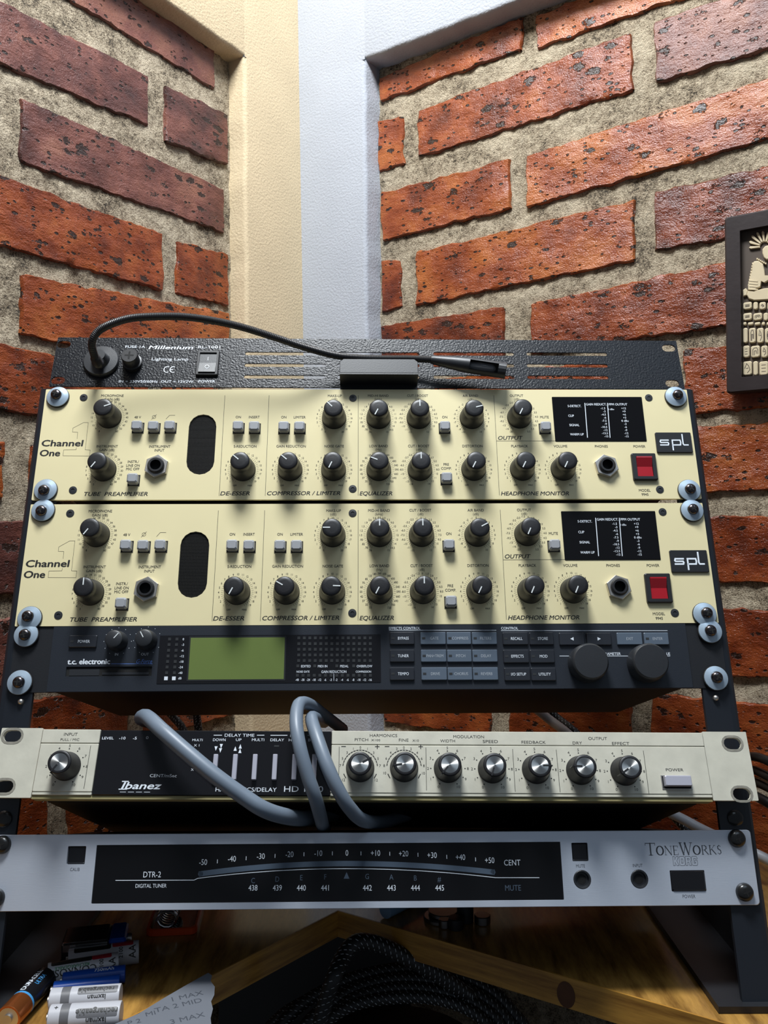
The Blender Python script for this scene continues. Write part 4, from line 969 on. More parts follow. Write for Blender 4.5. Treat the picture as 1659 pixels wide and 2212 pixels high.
# ------------------------------------------------------------------ silver tuner
def tuner():
    F = F_KO; t = thing('rack_tuner', F.mw(), 'brushed silver digital tuner with wide black display, lowest unit in the rack', 'tuner')
    q = F.px
    b1 = lambda X, Y: q(X/2.765, 1480+Y/2.765); b2 = lambda X, Y: q(540+X/2.765, 1480+Y/2.765); b3 = lambda X, Y: q(1060+X/2.769, 1480+Y/2.769)
    wx0, wy1 = b1(575, 955); wx1, wy0 = b3(440, 1287); wx0 = (wx0+b1(548, 1303)[0])/2; wx1 = (wx1+b3(415, 937)[0])/2; wy0 = (wy0+b1(548, 1303)[1])/2; wy1 = (wy1+b3(415, 937)[1])/2
    sq = []; 
    bc = (b1(407, 962), b1(505, 1070)); bm = (b3(482, 943), b3(587, 1053)); bp = (b3(1070, 1108), b3(1292, 1232))
    holes = [rrect(wx0, wx1, wy0, wy1, .3)]
    for a, b in (bc, bm, bp): holes.append(rrect(a[0], b[0], b[1], a[1], .5))
    jk = [b3(548, 1163), b3(890, 1160)]
    for j in jk: holes.append([(j[0]+5.6*math.cos(k*.2618), j[1]+5.6*math.sin(k*.2618)) for k in range(24)])
    MB().plate(rrect(-241.3, 241.3, -43.9, 0, 2.2), holes, -3, 0, .25).build('faceplate', ALU, t)
    MB().box(-216, 216, -42.5, -2, -130, -3.2).build('chassis', CHASSIS, t)
    wd = MB().plate(rrect(wx0+.15, wx1-.15, wy0+.15, wy1-.15, .3), [], -3, -.5).build('display_window', GLOSSBLACK, t)
    for nm, (a, b), z in (('calibrate_button', bc, -.9), ('mute_button', bm, -.9), ('power_button', bp, .8)):
        MB().box(a[0]+.35, b[0]-.35, b[1]+.35, a[1]-.35, -3.1, z, .5).build(nm, SMOKE, t)
    for j in jk:
        o = MB().lathe([(5.5, -3.1), (5.5, -.2), (5.1, .1), (4.4, -.1), (4.1, -1.8), (.01, -1.9)], (0, 0), 28).build('jack_socket', KNOB2, t, (j[0], j[1], 0))
        MB().lathe([(3.0, -1.9), (3.0, -1.75)], n=20).build('socket_hole', HOLE, o)
    w = MB(); g = MB(); z = -.45
    X = [('-50', 438.7, 1862), ('-40', 500.9, 1854.7), ('-30', 563.3, 1849.1), ('-20', 625.4, 1845), ('-10', 687.6, 1842.7), ('0', 749.4, 1842), ('+10', 811.2, 1842.4), ('+20', 872, 1843.5), ('+30', 933.5, 1847), ('+40', 995, 1851.4), ('+50', 1058, 1858)]
    for s_, px, py in X: x, y = q(px, py); txt(w, s_, x, y, 3.5, z, sq=.82)
    for px, py in ((469.4, 1860.8), (531.6, 1854), (594, 1849), (656.5, 1845.3), (718, 1843.5), (779.8, 1843.5), (842, 1844.3), (903, 1846.4), (965.3, 1851), (1027.5, 1856.5)):
        x, y = q(px, py); w.line([(x, y-1), (x, y+1)], .4, z)
    for i, px in enumerate((546.3, 599, 650.8, 702, 793.5, 845.5, 897.5, 949.8)): x, y = q(px, 1917.6); txt(w, str(438+i), x, y, 3.4, z, sq=.82)
    for s_, px, py, h in (('CENT', 1106.7, 1863, 3.5), ('DTR-2', 328.4, 1888.7, 3.5), ('DIGITAL TUNER', 326, 1913.3, 2.3)): x, y = q(px, py); txt(w, s_, x, y, h, z, sq=.85)
    arc = [q(249.5, 1902), q(419, 1901.3)]
    for k in range(25):
        f = -1+2*k/24; arc.append(q(749+f*322, 1876.5+(f*f)*(19.5 if f > 0 else 21)))
    arc.append(q(1165, 1896)); w.line(arc, .38, z)
    bar = [q(749+(-1+2*k/24)*316, 1865.5+((-1+2*k/24)**2)*(18.5 if k > 12 else 22.3)) for k in range(25)]
    g.line(bar, 3.1, z); g.disc(bar[0][0], bar[0][1], 1.55, z); g.disc(bar[-1][0], bar[-1][1], 1.55, z)
    for s_, px, py in (('C', 546.5, 1902), ('D', 599, 1898.8), ('E', 651, 1895.5), ('F', 702.7, 1893.9), ('G', 793, 1893), ('A', 845.6, 1894.4), ('B', 897.3, 1896.4), ('#', 949, 1899)): x, y = q(px, py); txt(g, s_, x, y, 3.2, z+.01, sq=.85)
    x, y = q(1108.5, 1917.6); txt(g, 'MUTE', x, y, 3.4, z, sq=.85)
    x, y = q(748.7, 1891.5); g.quad([(x-1.8, y-1.8), (x+1.8, y-1.8), (x, y+2)], z)
    w.build('white_scale', WHITE, wd); g.build('grey_scale', TUNG, wd)
    k = MB()
    for s_, px, py, h in (('CALIB', 162, 1877.8, 2.0), ('MUTE', 1254, 1870.4, 2.0), ('INPUT', 1377.4, 1869.3, 2.0), ('POWER', 1488.3, 1936, 2.1)): x, y = q(px, py); txt(k, s_, x, y, h, .05, sq=.82)
    # serif name in small capitals, drawn with thick and thin strokes
    G = {'T': ([(0, 1, 1, 1, .1), (.5, 0, .5, 1, .2), (0, 1, 0, .82, .07), (1, 1, 1, .82, .07), (.3, 0, .7, 0, .07)], 1),
         'O': ([], 1.05), 'N': ([(.12, 0, .12, 1, .08), (.12, 1, .88, 0, .2), (.88, 0, .88, 1, .08), (0, 1, .15, 1, .07), (.76, 1, 1, 1, .07), (0, 0, .26, 0, .07)], 1.05),
         'E': ([(.2, 0, .2, 1, .2), (.1, 1, .9, 1, .08), (.1, 0, .95, 0, .08), (.2, .52, .7, .52, .08), (.9, 1, .9, .82, .07), (.95, 0, .95, .2, .07)], .78),
         'W': ([(.1, 1, .32, 0, .2), (.32, 0, .54, 1, .08), (.46, 1, .7, 0, .2), (.7, 0, .95, 1, .08), (0, 1, .24, 1, .07), (.84, 1, 1.04, 1, .07)], 1.35),
         'R': ([(.18, 0, .18, 1, .2), (.18, 1, .55, 1, .08), (.55, 1, .74, .88, .16), (.74, .88, .74, .64, .2), (.74, .64, .5, .5, .14), (.5, .5, .2, .5, .07), (.48, .5, .98, 0, .18), (.04, 0, .34, 0, .07)], .95),
         'K': ([(.18, 0, .18, 1, .2), (.2, .42, .82, 1, .07), (.4, .58, .95, 0, .18), (.04, 0, .34, 0, .07), (.04, 1, .34, 1, .07), (.68, 1, .94, 1, .07)], 1.0),
         'S': ([(.78, .86, .5, 1, .1), (.5, 1, .22, .85, .14), (.22, .85, .26, .62, .16), (.26, .62, .72, .42, .18), (.72, .42, .78, .16, .16), (.78, .16, .48, 0, .12), (.48, 0, .16, .14, .09)], .72)}
    xa, yb = b3(930, 1017); xb, yc = b3(1390, 1005); h1 = 7.0; h2 = 5.2
    seq = [('T', h1), ('O', h2), ('N', h2), ('E', h2), ('W', h1), ('O', h2), ('R', h2), ('K', h2), ('S', h2)]
    tot = sum(G[c][1]*h*.86+.5 for c, h in seq); s0 = (xb-xa)/tot; cx = xa
    for i, (c, h) in enumerate(seq):
        wdt = G[c][1]*h*.86*s0; y0 = yb+(yc-yb)*(cx-xa)/(xb-xa)*.4
        if c == 'O':
            for n in range(24):
                a0, a1 = n*math.pi/12, (n+1)*math.pi/12; thick = .09+.13*abs(math.cos((a0+a1)/2))
                k.line([(cx+wdt/2+math.cos(a)*wdt*.43, y0+h/2+math.sin(a)*h*.5) for a in (a0, a1)], thick*h*.8, .05)
        for x0, y0_, x1, y1_, tk in G[c][0]: k.line([(cx+x0*wdt, y0+y0_*h), (cx+x1*wdt, y0+y1_*h)], tk*h*.62, .05)
        cx += wdt+.5*s0
    # outlined block name below
    xa, yt = b3(1088, 1025); xb, yb = b3(1243, 1078); W_ = (xb-xa)/4; hh = yt-yb; xs = [xa+i*W_ for i in range(4)]
    def P_(x0, pts): k.line([(x0+a*W_*.9, yb+b*hh) for a, b in pts], .22, .05)
    P_(xs[0], [(0, 0), (0, 1), (.32, 1), (.32, .62), (.6, 1), (1, 1), (.68, .5), (1, 0), (.6, 0), (.32, .38), (.32, 0), (0, 0)])
    P_(xs[1], [(.12, 0), (0, .15), (0, .85), (.12, 1), (.88, 1), (1, .85), (1, .15), (.88, 0), (.12, 0)]); P_(xs[1], [(.36, .26), (.36, .74), (.64, .74), (.64, .26), (.36, .26)])
    P_(xs[2], [(0, 0), (0, 1), (.88, 1), (1, .85), (1, .55), (.85, .45), (1, 0), (.66, 0), (.55, .38), (.34, .38), (.34, 0), (0, 0)]); P_(xs[2], [(.34, .6), (.34, .78), (.66, .78), (.66, .6), (.34, .6)])
    P_(xs[3], [(1, .7), (.66, .7), (.66, .76), (.36, .76), (.36, .24), (.66, .24), (.66, .34), (.52, .34), (.52, .54), (1, .54), (1, .15), (.88, 0), (.12, 0), (0, .15), (0, .85), (.12, 1), (.88, 1), (1, .85), (1, .7)])
    k.build('printed_lettering', DGREYP, t)
    for px, py in ((1594.5, 1811.5), (1611.5, 1927.8), (2, 1825), (-12, 1940)):
        x, y = q(px, py, 2.5)
        s = MB().lathe([(5.5, 0), (5.5, .8), (5.0, 2.4), (3.9, 3.5), (2.2, 4.1), (.01, 4.2)], n=26).build('mounting_screw', BSCREW, t, (x, y, 0), .3)
        MB().box(-2.4, 2.4, -.4, .4, 3.2, 4.24).box(-.4, .4, -2.4, 2.4, 3.2, 4.25).build('cross_slot', HOLE, s)
TUNG = mat('grey_scale_print', srgb(78, 92, 108), .5)
tuner()

# ------------------------------------------------------------------ cables
def cable(name, pts3, r, m, label, F=None, per=12, sides=12, cat='cable', group=None):
    mw = F.mw() if F else Matrix.Translation((0, 0, ZO))
    o = MB().tube(spline(pts3, per), r, sides).build(name, m)
    c = sum((v.co for v in o.data.vertices), Vector())/len(o.data.vertices)
    o.data.transform(Matrix.Translation(-c)); o.matrix_world = mw @ Matrix.Translation(c)
    return tag(o, label, cat, group)
R3 = RACK.p3
def rc(*a): return [R3(*p) for p in a]
cable('audio_cable', rc((330, 1560, -60), (306, 1552, -20), (318, 1549, 8), (350, 1578, 24), (400, 1622, 30), (460, 1672, 32), (520, 1716, 30), (570, 1748, 26), (620, 1764, 12), (665, 1768, -12), (720, 1760, -60)), 4.9, CABLEG, 'leftmost grey cable slanting across the black panel of the worn delay unit', RACK)
cable('audio_cable', rc((740, 1575, -80), (700, 1545, -30), (668, 1522, -2), (646, 1522, 14), (640, 1560, 26), (647, 1610, 32), (663, 1670, 32), (680, 1720, 28), (690, 1755, 16), (697, 1782, -8), (702, 1790, -50)), 4.3, CABLEG, 'middle grey cable looping over the delay unit, bent highest under the effects unit', RACK)
cable('audio_cable', rc((700, 1560, -70), (682, 1552, -10), (673, 1553, 8), (684, 1590, 22), (705, 1650, 30), (730, 1705, 30), (755, 1745, 24), (785, 1772, 8), (830, 1775, -30), (880, 1760, -70)), 4.3, CABLEG, 'rightmost grey cable crossing the left end of the cream knob panel', RACK)
def roomc(*a):                                                   # (pixel x, pixel y, distance in mm)
    out = []
    for x, y, d in a:
        v = MCW @ Vector(((x-829.5)/FPX, (y-1106)/FPX, 1)); v *= d/v.y; out.append((v.x, v.y, v.z))
    return out
cable('power_cable', roomc((1560, 1640, 745), (1610, 1634, 720), (1650, 1640, 690), (1720, 1680, 660)), 3.6, CABLEB, 'topmost black cable behind the right end of the rack')
cable('power_cable', roomc((1570, 1665, 740), (1620, 1662, 715), (1655, 1675, 690), (1720, 1710, 660)), 3.6, CABLEB, 'second black cable from the top behind the right end of the rack')
cable('power_cable', roomc((1570, 1690, 735), (1620, 1688, 712), (1660, 1702, 690), (1720, 1740, 660)), 3.6, CABLEB, 'third black cable from the top behind the right end of the rack')
cable('power_cable', roomc((1575, 1705, 725), (1620, 1716, 700), (1660, 1735, 680), (1720, 1780, 660)), 4.0, CABLEB, 'lowest black cable behind the right end of the rack')
cable('white_cable', roomc((1120, 1500, 800), (1185, 1553, 800), (1230, 1588, 780), (1330, 1680, 760), (1420, 1740, 750), (1480, 1772, 740), (1530, 1798, 730), (1640, 1848, 700), (1700, 1880, 690)), 4.2, CABLEW, 'white cable running down to the right behind the rack units')
def braided(name, pts, r, label, group=None, fleck=True):
    sp = spline(pts, 14); o = MB().tube(sp, r, 12).build(name, BRAID)
    f = MB(); L = 0; up = Vector((0, -1, .5)).normalized(); nxt = 0
    # pale thread pieces woven in two opposed helices
    for i in range(1, len(sp)-1):
        p = sp[i]; d = (sp[i+1]-sp[i-1]); seg = (sp[i]-sp[i-1]).length; t = d.normalized(); L += seg
        while nxt < L:
            c = p-t*(L-nxt)
            a_ = (up-t*up.dot(t)).normalized(); b_ = t.cross(a_)
            for k in range(6):
                an = 2*math.pi*(k+.5*((int(nxt/2.6)) % 2))/6
                n0 = a_*math.cos(an)+b_*math.sin(an); n1 = a_*math.cos(an+.30)+b_*math.sin(an+.30)
                q0 = c+n0*(r+.08); q1 = c+t*1.25+n1*(r+.08); sd = t.cross(n0)*.36
                f.add([tuple(q0-sd), tuple(q1-sd), tuple(q1+sd), tuple(q0+sd)], [(0, 1, 2, 3)])
            nxt += 2.6
    c = sum((v.co for v in o.data.vertices), Vector())/len(o.data.vertices)
    o.data.transform(Matrix.Translation(-c)); o.location = c+Vector((0, 0, ZO))
    fo = f.build('braid_threads', BRAIDW, o); fo.data.transform(Matrix.Translation(-c)); fo['kind'] = 'stuff'
    return tag(o, label, 'cable', group)
braided('braided_cable', roomc((1150, 1500, 830), (1200, 1548, 830), (1245, 1585, 810), (1340, 1680, 790), (1440, 1750, 775), (1480, 1790, 765), (1520, 1840, 755)), 4.0, 'black braided cable running beside the white cable behind the rack')
braided('braided_cable', roomc((350, 1520, 800), (375, 1550, 800), (395, 1575, 795), (420, 1640, 780), (440, 1720, 780)), 3.6, 'black braided cable glimpsed behind the black panel of the delay unit, left one')
braided('braided_cable', roomc((420, 1510, 800), (425, 1545, 800), (430, 1580, 795), (450, 1660, 780), (470, 1740, 780)), 3.6, 'black braided cable glimpsed behind the black panel of the delay unit, right one')
# bundle under the desk
D0 = 640
loops = [
 ([(1040, 2170, 650), (960, 2115, 635), (900, 2080, 625), (850, 2054, 622), (805, 2036, 618), (768, 2036, 612), (742, 2064, 604), (722, 2110, 590), (705, 2160, 590), (690, 2225, 590), (670, 2400, 590)], 6.0, 'braided black cable arching highest under the desk miter joint'),
 ([(500, 2420, 620), (590, 2240, 640), (640, 2180, 650), (700, 2140, 660), (780, 2108, 665), (880, 2092, 665), (980, 2104, 660), (1060, 2140, 655), (1110, 2190, 650), (1140, 2240, 650), (1170, 2400, 650)], 5.2, 'outermost loop of the braided cable coil under the desk'),
 ([(560, 2420, 625), (650, 2230, 635), (730, 2158, 650), (800, 2126, 655), (880, 2114, 655), (970, 2126, 650), (1050, 2160, 648), (1105, 2215, 645), (1120, 2250, 645), (1150, 2420, 645)], 5.2, 'second loop from outside of the braided cable coil under the desk'),
 ([(590, 2420, 640), (660, 2250, 640), (740, 2172, 645), (810, 2142, 648), (890, 2134, 648), (970, 2146, 644), (1040, 2176, 642), (1085, 2230, 640), (1110, 2400, 640)], 5.0, 'third loop from outside of the braided cable coil under the desk'),
 ([(610, 2420, 640), (640, 2260, 640), (700, 2210, 640), (760, 2172, 640), (840, 2156, 640), (930, 2156, 640), (1010, 2180, 636), (1060, 2220, 634), (1070, 2250, 634), (1080, 2400, 634)], 4.6, 'innermost loop of the braided cable coil under the desk'),
 ([(560, 2240, 690), (610, 2190, 690), (660, 2160, 690), (700, 2140, 690), (750, 2120, 695)], 4.4, 'short braided cable rising from lower left toward the coil under the desk')]
for pts, r, lab in loops: braided('braided_cable', roomc(*pts), r*.92, lab)
# dark rounded bag under the coil
bg_ = MB().lathe([(2, -10), (60, -6), (88, 0), (96, 14), (92, 120), (70, 170), (30, 182), (.01, 184)], n=28).build('bag', mat('dark_fabric', (.012, .012, .013, 1), .8, bump=.4, scale=500))
p = roomc((860, 2330, 700))[0]; bg_.location = W3(p[0], p[1], p[2]-150); tag(bg_, 'dark rounded bag under the cable coil below the desk', 'bag')

# ------------------------------------------------------------------ things on the desk
def on_desk(px, py): v = horiz(px, py, TABLE); return v
def battery(nm, pxa, pxb, r, lift, mats, label, text=None, txtcol=None, cols=None, roll=0, group=None, patches=None):
    """cylinder cell lying from pixel a (plus end) to pixel b; mats = [(from, to, material)] fractions"""
    a = horiz(pxa[0], pxa[1], TABLE+lift); b = horiz(pxb[0], pxb[1], TABLE+lift)
    d = (b-a); L = d.length; x = d.normalized(); z = Vector((0, 0, 1)); z = (z-x*z.dot(x)).normalized(); y = z.cross(x)
    m = Matrix((x, y, z)).transposed().to_4x4(); m.translation = W3(*a)
    t = bpy.data.objects.new(nm, None); t.empty_display_size = .01; COL.objects.link(t); t.matrix_world = m @ Matrix.Rotation(roll, 4, 'X'); tag(t, label, 'battery', group)
    def seg(f0, f1, rr, name, mt):
        rr += .03 if name == 'band' and (f1-f0) < .2 else 0; mb = MB(); mb.lathe([(rr-.3, f0*L), (rr, f0*L+.3), (rr, f1*L-.3), (rr-.3, f1*L)], n=26); mb.v = [(z_, y_, -x_) for x_, y_, z_ in mb.v]; o = mb.build(name, mt, t); return o
    for i, (f0, f1, mt) in enumerate(mats): o = seg(f0, f1, r+.0, 'casing' if i == 0 else 'band', mt)
    mb = MB().lathe([(2.7, -1.6), (2.7, -.2), (r-1.2, 0), (r-1.2, .2)], n=20); mb.v = [(z_, y_, -x_) for x_, y_, z_ in mb.v]; mb.build('plus_terminal', CHROME, t)
    for (f0, f1, a0, a1, mt, sh, lift_) in patches or ():        # printed patches wrapped round the casing
        g = MB(); n = 10; vs = []
        for i in range(n+1):
            an = a0+(a1-a0)*i/n; k = sh*i/n; e = .02*L if i in (0, n) else 0
            vs += [((f0*L+k*L*.18)+e, (r+lift_)*math.sin(-an), (r+lift_)*math.cos(an)), ((f1*L)-e, (r+lift_)*math.sin(-an), (r+lift_)*math.cos(an))]
        g.add(vs, [(2*i, 2*i+2, 2*i+3, 2*i+1) for i in range(n)]); g.build('label_print', mt, t)
    if text:
        for (s_, f, ang, h, mt, rot) in text:
            g = MB(); txt(g, s_, 0, 0, h, 0, bold=.02, rot=rot); rr = r+.12
            g.v = [(f*L+x_, (rr+z_)*math.sin(-ang+y_/rr), (rr+z_)*math.cos(-ang+y_/rr)) for x_, y_, z_ in g.v]; g.build('lettering', mt, t)
    return t
BWH = mat('battery_white', srgb(190, 190, 195), .3); BGR = mat('battery_grey', srgb(105, 105, 108), .35); BBL = mat('battery_blue', srgb(20, 70, 160), .25)
BBK = mat('battery_black', (.01, .01, .012, 1), .2); BCO = mat('battery_copper', srgb(190, 110, 60), .25, metal=.8); BSI = mat('battery_silver', (.6, .6, .62, 1), .2, metal=1)
BRD = mat('battery_red', srgb(170, 40, 55), .3); BGN = mat('battery_green_print', srgb(50, 130, 80), .4); BBL2 = mat('battery_lightblue', srgb(70, 150, 210), .3)
PI = math.pi
DARKP = mat('battery_dark_print', (.02, .02, .018, 1), .35)
pp = [(.08, .60, -.35, .55, DARKP, 0, .04), (.62, .92, -.35, .45, BRD, 0, .05)]
battery('battery', (148, 2076), (300, 2055), 7.2, 7.4, [(0, 1, BWH)], 'white AA battery lying just below the nine volt battery', [('AA', .90, 1.05, 4.6, INK, PI/2), ('2100', .74, 1.0, 2.6, INK, PI/2)], patches=pp)
battery('battery', (103, 2107), (256, 2082), 7.2, 7.4, [(0, 1, BWH)], 'white AA battery with green lettering and bold black name upside down', [('AA', .90, 1.05, 4.4, INK, PI/2), ('2100', .75, .95, 2.6, INK, PI/2), ('RECHARGEABLE', .34, .72, 2.1, BGN, PI), ('CONROSS', .36, 1.12, 4.4, INK, PI)], patches=[(.05, .62, -.35, .42, DARKP, 0, .04), (.62, .90, -.35, .42, BRD, 0, .05)])
battery('battery', (136, 2119), (271, 2103), 5.3, 5.5, [(0, 1, BBL)], 'bright blue battery marked 750mAh, the one farther back', [('750mAh', .66, .25, 2.6, WHITE, 0)])
battery('battery', (116, 2140), (259, 2124), 5.3, 5.5, [(0, 1, BBL)], 'bright blue battery touching the upper white and grey battery')
wp_ = lambda a: [(.40, .97, a-.15, a+.55, BGR, 0, .05)]
battery('battery', (110, 2162), (261, 2152), 7.0, 7.2, [(0, 1, BWH), (.16, .30, BGR)], 'upper of two white and grey rechargeable batteries', [('rechargeable', .66, .42, 3.0, INK, PI), ('laxman', .68, 1.02, 2.8, INK, PI)], patches=wp_(.2))
battery('battery', (108, 2200), (262, 2191), 7.2, 7.4, [(0, 1, BWH), (.16, .30, BGR)], 'lower of two white and grey rechargeable batteries, nearest the bottom edge', [('rechargeable', .68, .78, 3.4, INK, PI), ('laxman', .68, 1.4, 3.0, INK, PI), ('+', .10, .25, 3.0, INK, 0)], patches=wp_(.62))
battery('battery', (18, 2200), (98, 2114), 7.2, 8.2, [(0, .34, BCO), (.34, .38, BBL2), (.38, 1, BBK)], 'black battery with copper end lying at a slant at far left', [('DURACELL', .66, -.15, 3.4, WHITE, 0), ('ULTRA', .72, .45, 2.6, BBL2, 0)])
# nine volt block
def nine_volt():
    a = horiz(132, 2040, TABLE+17.0); b = horiz(272, 2026, TABLE+17.0); d = b-a; L = d.length; x = d.normalized(); y = Vector((0, 0, 1)).cross(x)
    m = Matrix((x, y, Vector((0, 0, 1)))).transposed().to_4x4(); m.translation = W3(a.x, a.y, TABLE)
    t = thing('nine_volt_battery', m, 'black and silver nine volt battery with blue end, topmost of the batteries', 'battery')
    MB().box(0, L*.73, 0, 25, .3, 17.0, 1.2).build('casing', mat('worn_black_case', (.03, .028, .028, 1), .3, var=.6, vscale=90), t)
    MB().box(L*.73, L, 0, 25, .3, 17.0, 1.2).build('blue_end', BBL, t)
    MB().box(1, L*.71, -.2, .3, 11.5, 15.8).box(1, L*.71, .9, 1.9, 16.9, 17.1).build('silver_stripe', BSI, t)
    for yy, r in ((5, 2.6), (17, 3.2)):
        mb = MB().lathe([(r, 0), (r, 2.2), (r-.5, 2.8)], n=14); mb.v = [(L+z_, yy+y_, 9+x_) for x_, y_, z_ in mb.v]; mb.build('terminal', CHROME, t)
nine_volt()
# orange edged keyring tool with a coil spring
def spring_tool():
    a = on_desk(352, 2020); b = on_desk(372, 1960); d = (b-a).normalized(); y = Vector((0, 0, 1)).cross(d)
    m = Matrix((d, y, Vector((0, 0, 1)))).transposed().to_4x4(); m.translation = W3(a.x, a.y, TABLE)
    t = thing('spring_clip', m, 'orange rimmed clear case with a steel coil spring, under the tuner', 'clip')
    o = rrect(-2, 48, -24, 12, 5); i = rrect(0, 46, -22, 10, 4)
    MB().plate(o, [i], .3, 5, .6).build('orange_rim', mat('orange_plastic', srgb(215, 75, 25), .35), t)
    MB().plate(i, [], .3, 1).build('smoked_base', SMOKE, t)
    pts = [(3+k*.28, -2+7*math.cos(k*.5), 9+6*math.sin(k*.5)) for k in range(120)]
    MB().tube(pts, .9, 8).build('coil_spring', BSI, t)
spring_tool()
tb = cable('blue_tube', [tuple(on_desk(832, 1985)+Vector((0, 0, 6))), tuple(on_desk(880, 1966)+Vector((0, 4, 6))), tuple(on_desk(930, 1950)+Vector((0, 10, 6)))], 5.8, mat('pale_blue_plastic', srgb(120, 150, 178), .4), 'pale blue tube end lying on the desk under the tuner', None, 6, 16, cat='tube')
def disc_thing(px, py, r, h, z0, m, lab, nm='magnet', cat='magnet', group=None):
    p = on_desk(px, py)
    o = MB().lathe([(r-.5, 0), (r, .5), (r, h-.5), (r-.5, h), (.01, h)], n=28).build(nm, m); o.location = W3(p.x, p.y, TABLE+z0+.2); tag(o, lab, cat, group); return o
COIN = mat('dull_steel', (.30, .29, .29, 1), .3, metal=1)
disc_thing(950, 1986, 12, 3, 0, COIN, 'dull steel disc lying lowest in the small pile under the tuner', 'steel_disc', 'disc')
disc_thing(957, 1984, 11, 3, 3.3, COIN, 'dull steel disc lying on top of another under the tuner', 'steel_disc', 'disc')
disc_thing(960, 2003, 4.2, 6, 0, COIN, 'small shiny steel stud in front of the stacked discs', 'steel_stud', 'stud')
disc_thing(1042, 1994, 6, 6, 0, COIN, 'small steel stud standing apart at the right of the discs', 'steel_stud', 'stud')
disc_thing(985, 2006, 5.6, 8, 0, KNOB, 'low black knob beside the small steel stud', 'black_cap', 'knob')
disc_thing(1005, 1990, 6.2, 13, 0, KNOB, 'taller black knob between the discs and the lone steel stud', 'black_cap', 'knob')
# torn note
def note():
    pts = [(250, 2212), (300, 2190), (352, 2158), (400, 2130), (450, 2102), (458, 2108), (455, 2120), (464, 2132), (463, 2150), (456, 2164), (460, 2180), (455, 2200), (458, 2230), (440, 2290), (210, 2300), (200, 2240)]
    w = [horiz(x, y, TABLE+8) for x, y in pts]; o0 = w[0].copy()
    w = [p-o0 for p in w]
    poly = [(p.x, p.y) for p in w]
    ar = sum(poly[i][0]*poly[(i+1) % len(poly)][1]-poly[(i+1) % len(poly)][0]*poly[i][1] for i in range(len(poly)))
    if ar < 0: poly = poly[::-1]
    t = MB().plate(poly, [], 0, .25).build('torn_note', PAPER); t.location = W3(o0.x, o0.y, TABLE+8)
    tag(t, 'torn grey paper note with faint handwriting hanging over the desk edge', 'note')
    g = MB(); 
    for s_, px, py, h in (('1 MAX', 405, 2152, 5), ('TA 2 MID', 385, 2172, 5), ('3 MAX', 405, 2200, 5), ('P 2', 290, 2208, 4.5), ('MI', 325, 2190, 4.5)):
        q = horiz(px, py, TABLE+8)-o0; txt(g, s_, q.x, q.y, h, .3, rot=.42)
    g.build('handwriting', DGREYP, t)
note()

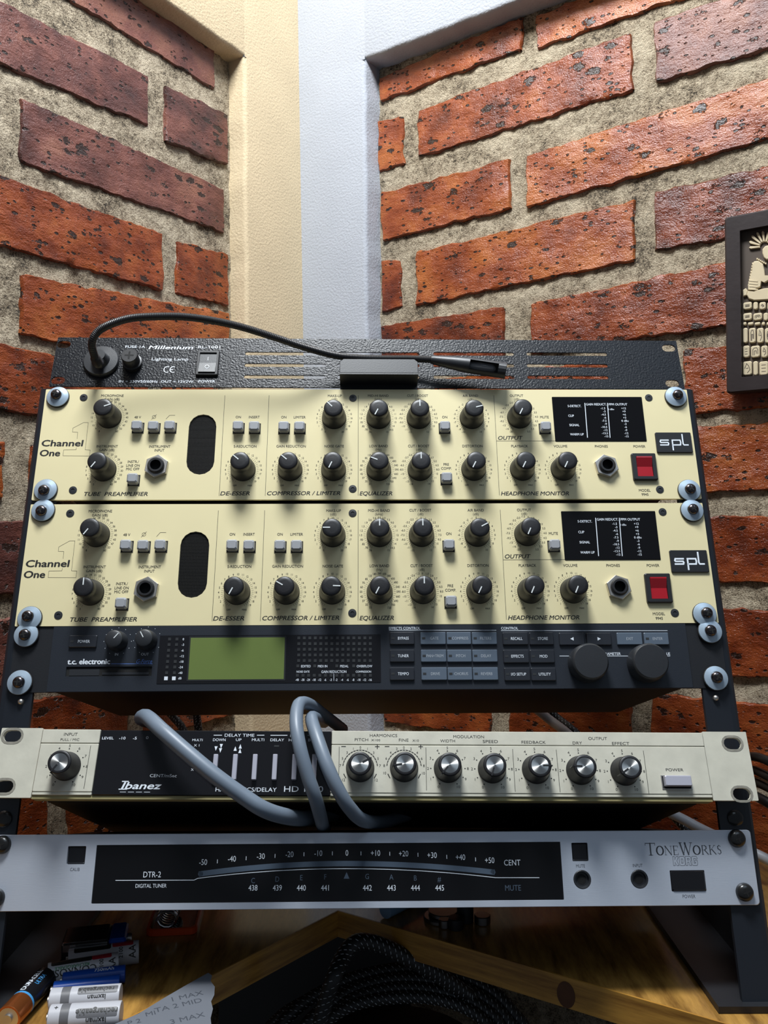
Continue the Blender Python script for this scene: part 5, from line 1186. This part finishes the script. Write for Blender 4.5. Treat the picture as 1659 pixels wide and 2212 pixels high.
# ------------------------------------------------------------------ relief plaque on the right wall
def plaque():
    F = WR.sub(0, 0, -25+18)
    x0, y1 = F.px(1562, 470); xb, y0 = F.px(1571, 850); x0 = (x0+xb)/2
    W_ = 128; H = y1-y0; x1 = x0+W_
    f = F.sub((x0+x1)/2, (y0+y1)/2, 0)
    t = thing('relief_plaque', f.mw(), 'framed ivory relief of a seated figure above glyphs on the right wall', 'plaque')
    w, h = W_/2, H/2; px = lambda X, Y: f.px(1500+X/4.42, 400+Y/4.42)
    ix0 = px(440, 1000)[0]; iy1 = px(500, 420)[1]; iy0 = px(520, 1825)[1]; ix1 = w-(ix0+w)
    MB().plate(rrect(-w, w, -h, h, 2.5), [rrect(ix0, ix1, iy0, iy1, .8)], -12, 0, 1.4).build('frame', FRAMEWD, t)
    MB().plate(rrect(ix0-1, ix1+1, iy0-1, iy1+1, .5), [], -12, -7).build('relief_ground', RELIEFBG, t)
    rel = MB(); line = MB()
    def pebble(pts, z=-5.0, bev=.7): 
        a = sum(pts[i][0]*pts[(i+1) % len(pts)][1]-pts[(i+1) % len(pts)][0]*pts[i][1] for i in range(len(pts)))
        rel.plate(pts if a > 0 else pts[::-1], [], -7, z, bev)
        q2 = [(ix0+ix1-x, y) for x, y in pts]                       # the facing figure on the other half
        if max(p[0] for p in pts) < (ix0+ix1)/2+1: rel.plate(q2[::-1] if a > 0 else q2, [], -7, z, bev)
    P_ = lambda l: [px(*p) for p in l]
    # seated figure: torso and arm, skirt, leg, head, plumes, beads
    pebble(P_([(560, 715), (600, 710), (645, 740), (660, 800), (665, 850), (703, 850), (703, 895), (660, 920), (630, 905), (620, 960), (560, 990), (500, 990), (505, 920), (520, 870), (540, 800), (545, 740)]), -4.2)
    pebble(P_([(500, 1000), (560, 1005), (620, 985), (660, 975), (720, 970), (760, 990), (760, 1060), (700, 1085), (560, 1092), (510, 1075), (490, 1040)]), -3.8)
    pebble(P_([(640, 640), (640, 600), (665, 570), (700, 560), (740, 590), (750, 640), (725, 690), (680, 700), (655, 680)]), -4.2)
    for a_ in range(7):
        an = math.radians(185-22*a_); cx, cy = 660, 570; L0, L1 = 45, 150-abs(a_-2)*6
        c, s_ = math.cos(an), -math.sin(an); wd = 13
        pebble(P_([(cx+c*L0+s_*wd*.6, cy+s_*L0-c*wd*.6), (cx+c*L1+s_*wd, cy+s_*L1-c*wd), (cx+c*(L1+14), cy+s_*(L1+14)), (cx+c*L1-s_*wd, cy+s_*L1+c*wd), (cx+c*L0-s_*wd*.6, cy+s_*L0+c*wd*.6)]), -5.0, .5)
    for k in range(9):
        X, Y = 548-k*5, 735+k*26; pebble(P_([(X-10, Y-10), (X+10, Y-10), (X+10, Y+9), (X-10, Y+9)]), -5.2, .4)
    for k in range(6):
        X, Y = 590+k*16, 690+k*9; pebble(P_([(X-8, Y-8), (X+8, Y-8), (X+8, Y+8), (X-8, Y+8)]), -4.8, .4)
    for k in range(4):
        Y = 890+k*27; pebble(P_([(515, Y), (600, Y+12), (600, Y+26), (512, Y+16)]), -3.9, .4)
    pebble(P_([(450, 990), (480, 970), (500, 1000), (490, 1040), (455, 1050)]), -4.8)
    # rows of rounded glyph blocks
    rx = 690; rows = [(1100, 1180), (1205, 1285), (1295, 1330), (1350, 1500), (1520, 1640), (1670, 1810)]
    gi = 0
    for (ya, yb) in rows:
        X = 450
        while X < 2500:
            wd = random.choice((52, 70, 92)) if yb-ya > 50 else random.choice((40, 60))
            A = P_([(X, yb), (X+wd, ya)]); r = 1.6 if yb-ya > 50 else 1
            x0_, x1_ = A[0][0], A[1][0]; yy0, yy1 = A[0][1], A[1][1]
            if x1_ > ix1-1: break
            rel.plate(rrect(x0_+.4, x1_-.4, yy0, yy1, min(r, (x1_-x0_)/3, (yy1-yy0)/3)), [], -7, -4.6, .6)
            cx, cy = (x0_+x1_)/2, (yy0+yy1)/2; ww, hh = (x1_-x0_)/2-2.0, (yy1-yy0)/2-2.0
            gi += 1
            if ww > 1 and hh > 1:
                k = gi % 4
                if k == 0: line.line([(cx+ww*.8*math.cos(a*.6), cy+hh*.8*math.sin(a*.6)) for a in range(11)], .55, -4.55); line.line([(cx+ww*.35*math.cos(a*.9), cy+hh*.35*math.sin(a*.9)) for a in range(8)], .5, -4.55)
                elif k == 1:
                    for j in range(3): line.line([(cx-ww*.8, cy-hh*.7+hh*.7*j), (cx+ww*.8, cy-hh*.7+hh*.7*j)], .55, -4.55)
                elif k == 2: line.line([(cx-ww, cy-hh), (cx-ww, cy+hh*.6), (cx-ww*.4, cy+hh), (cx+ww*.6, cy+hh), (cx+ww, cy+hh*.4), (cx+ww, cy-hh*.7)], .55, -4.55); line.line([(cx-ww*.4, cy-hh), (cx-ww*.4, cy+hh*.2), (cx+ww*.4, cy+hh*.2), (cx+ww*.4, cy-hh*.6)], .55, -4.55)
                else: line.line([(cx-ww, cy), (cx-ww*.3, cy+hh), (cx+ww*.5, cy+hh*.5), (cx+ww, cy-hh*.4), (cx, cy-hh)], .55, -4.55); line.line([(cx-ww*.4, cy-.2), (cx+ww*.3, cy)], .6, -4.55)
            X += wd+6
    rel.build('relief_figures', RELIEF, t); line.build('relief_grooves', RELIEFBG, t)
plaque()

# ------------------------------------------------------------------ repeats share a group
for nm, g in (('audio_cable', 'grey cables over the delay unit'), ('power_cable', 'black cables behind the right end of the rack'), ('braided_cable', 'black braided cables'),
              ('battery', 'loose batteries on the desk'), ('channel_strip_unit', 'cream channel strips'), ('steel_disc', 'steel pieces under the tuner'), ('steel_stud', 'steel pieces under the tuner'), ('black_cap', 'black knobs under the tuner')):
    for o in S.objects:
        if o.parent is None and o.name.split('.')[0] == nm: o['group'] = g
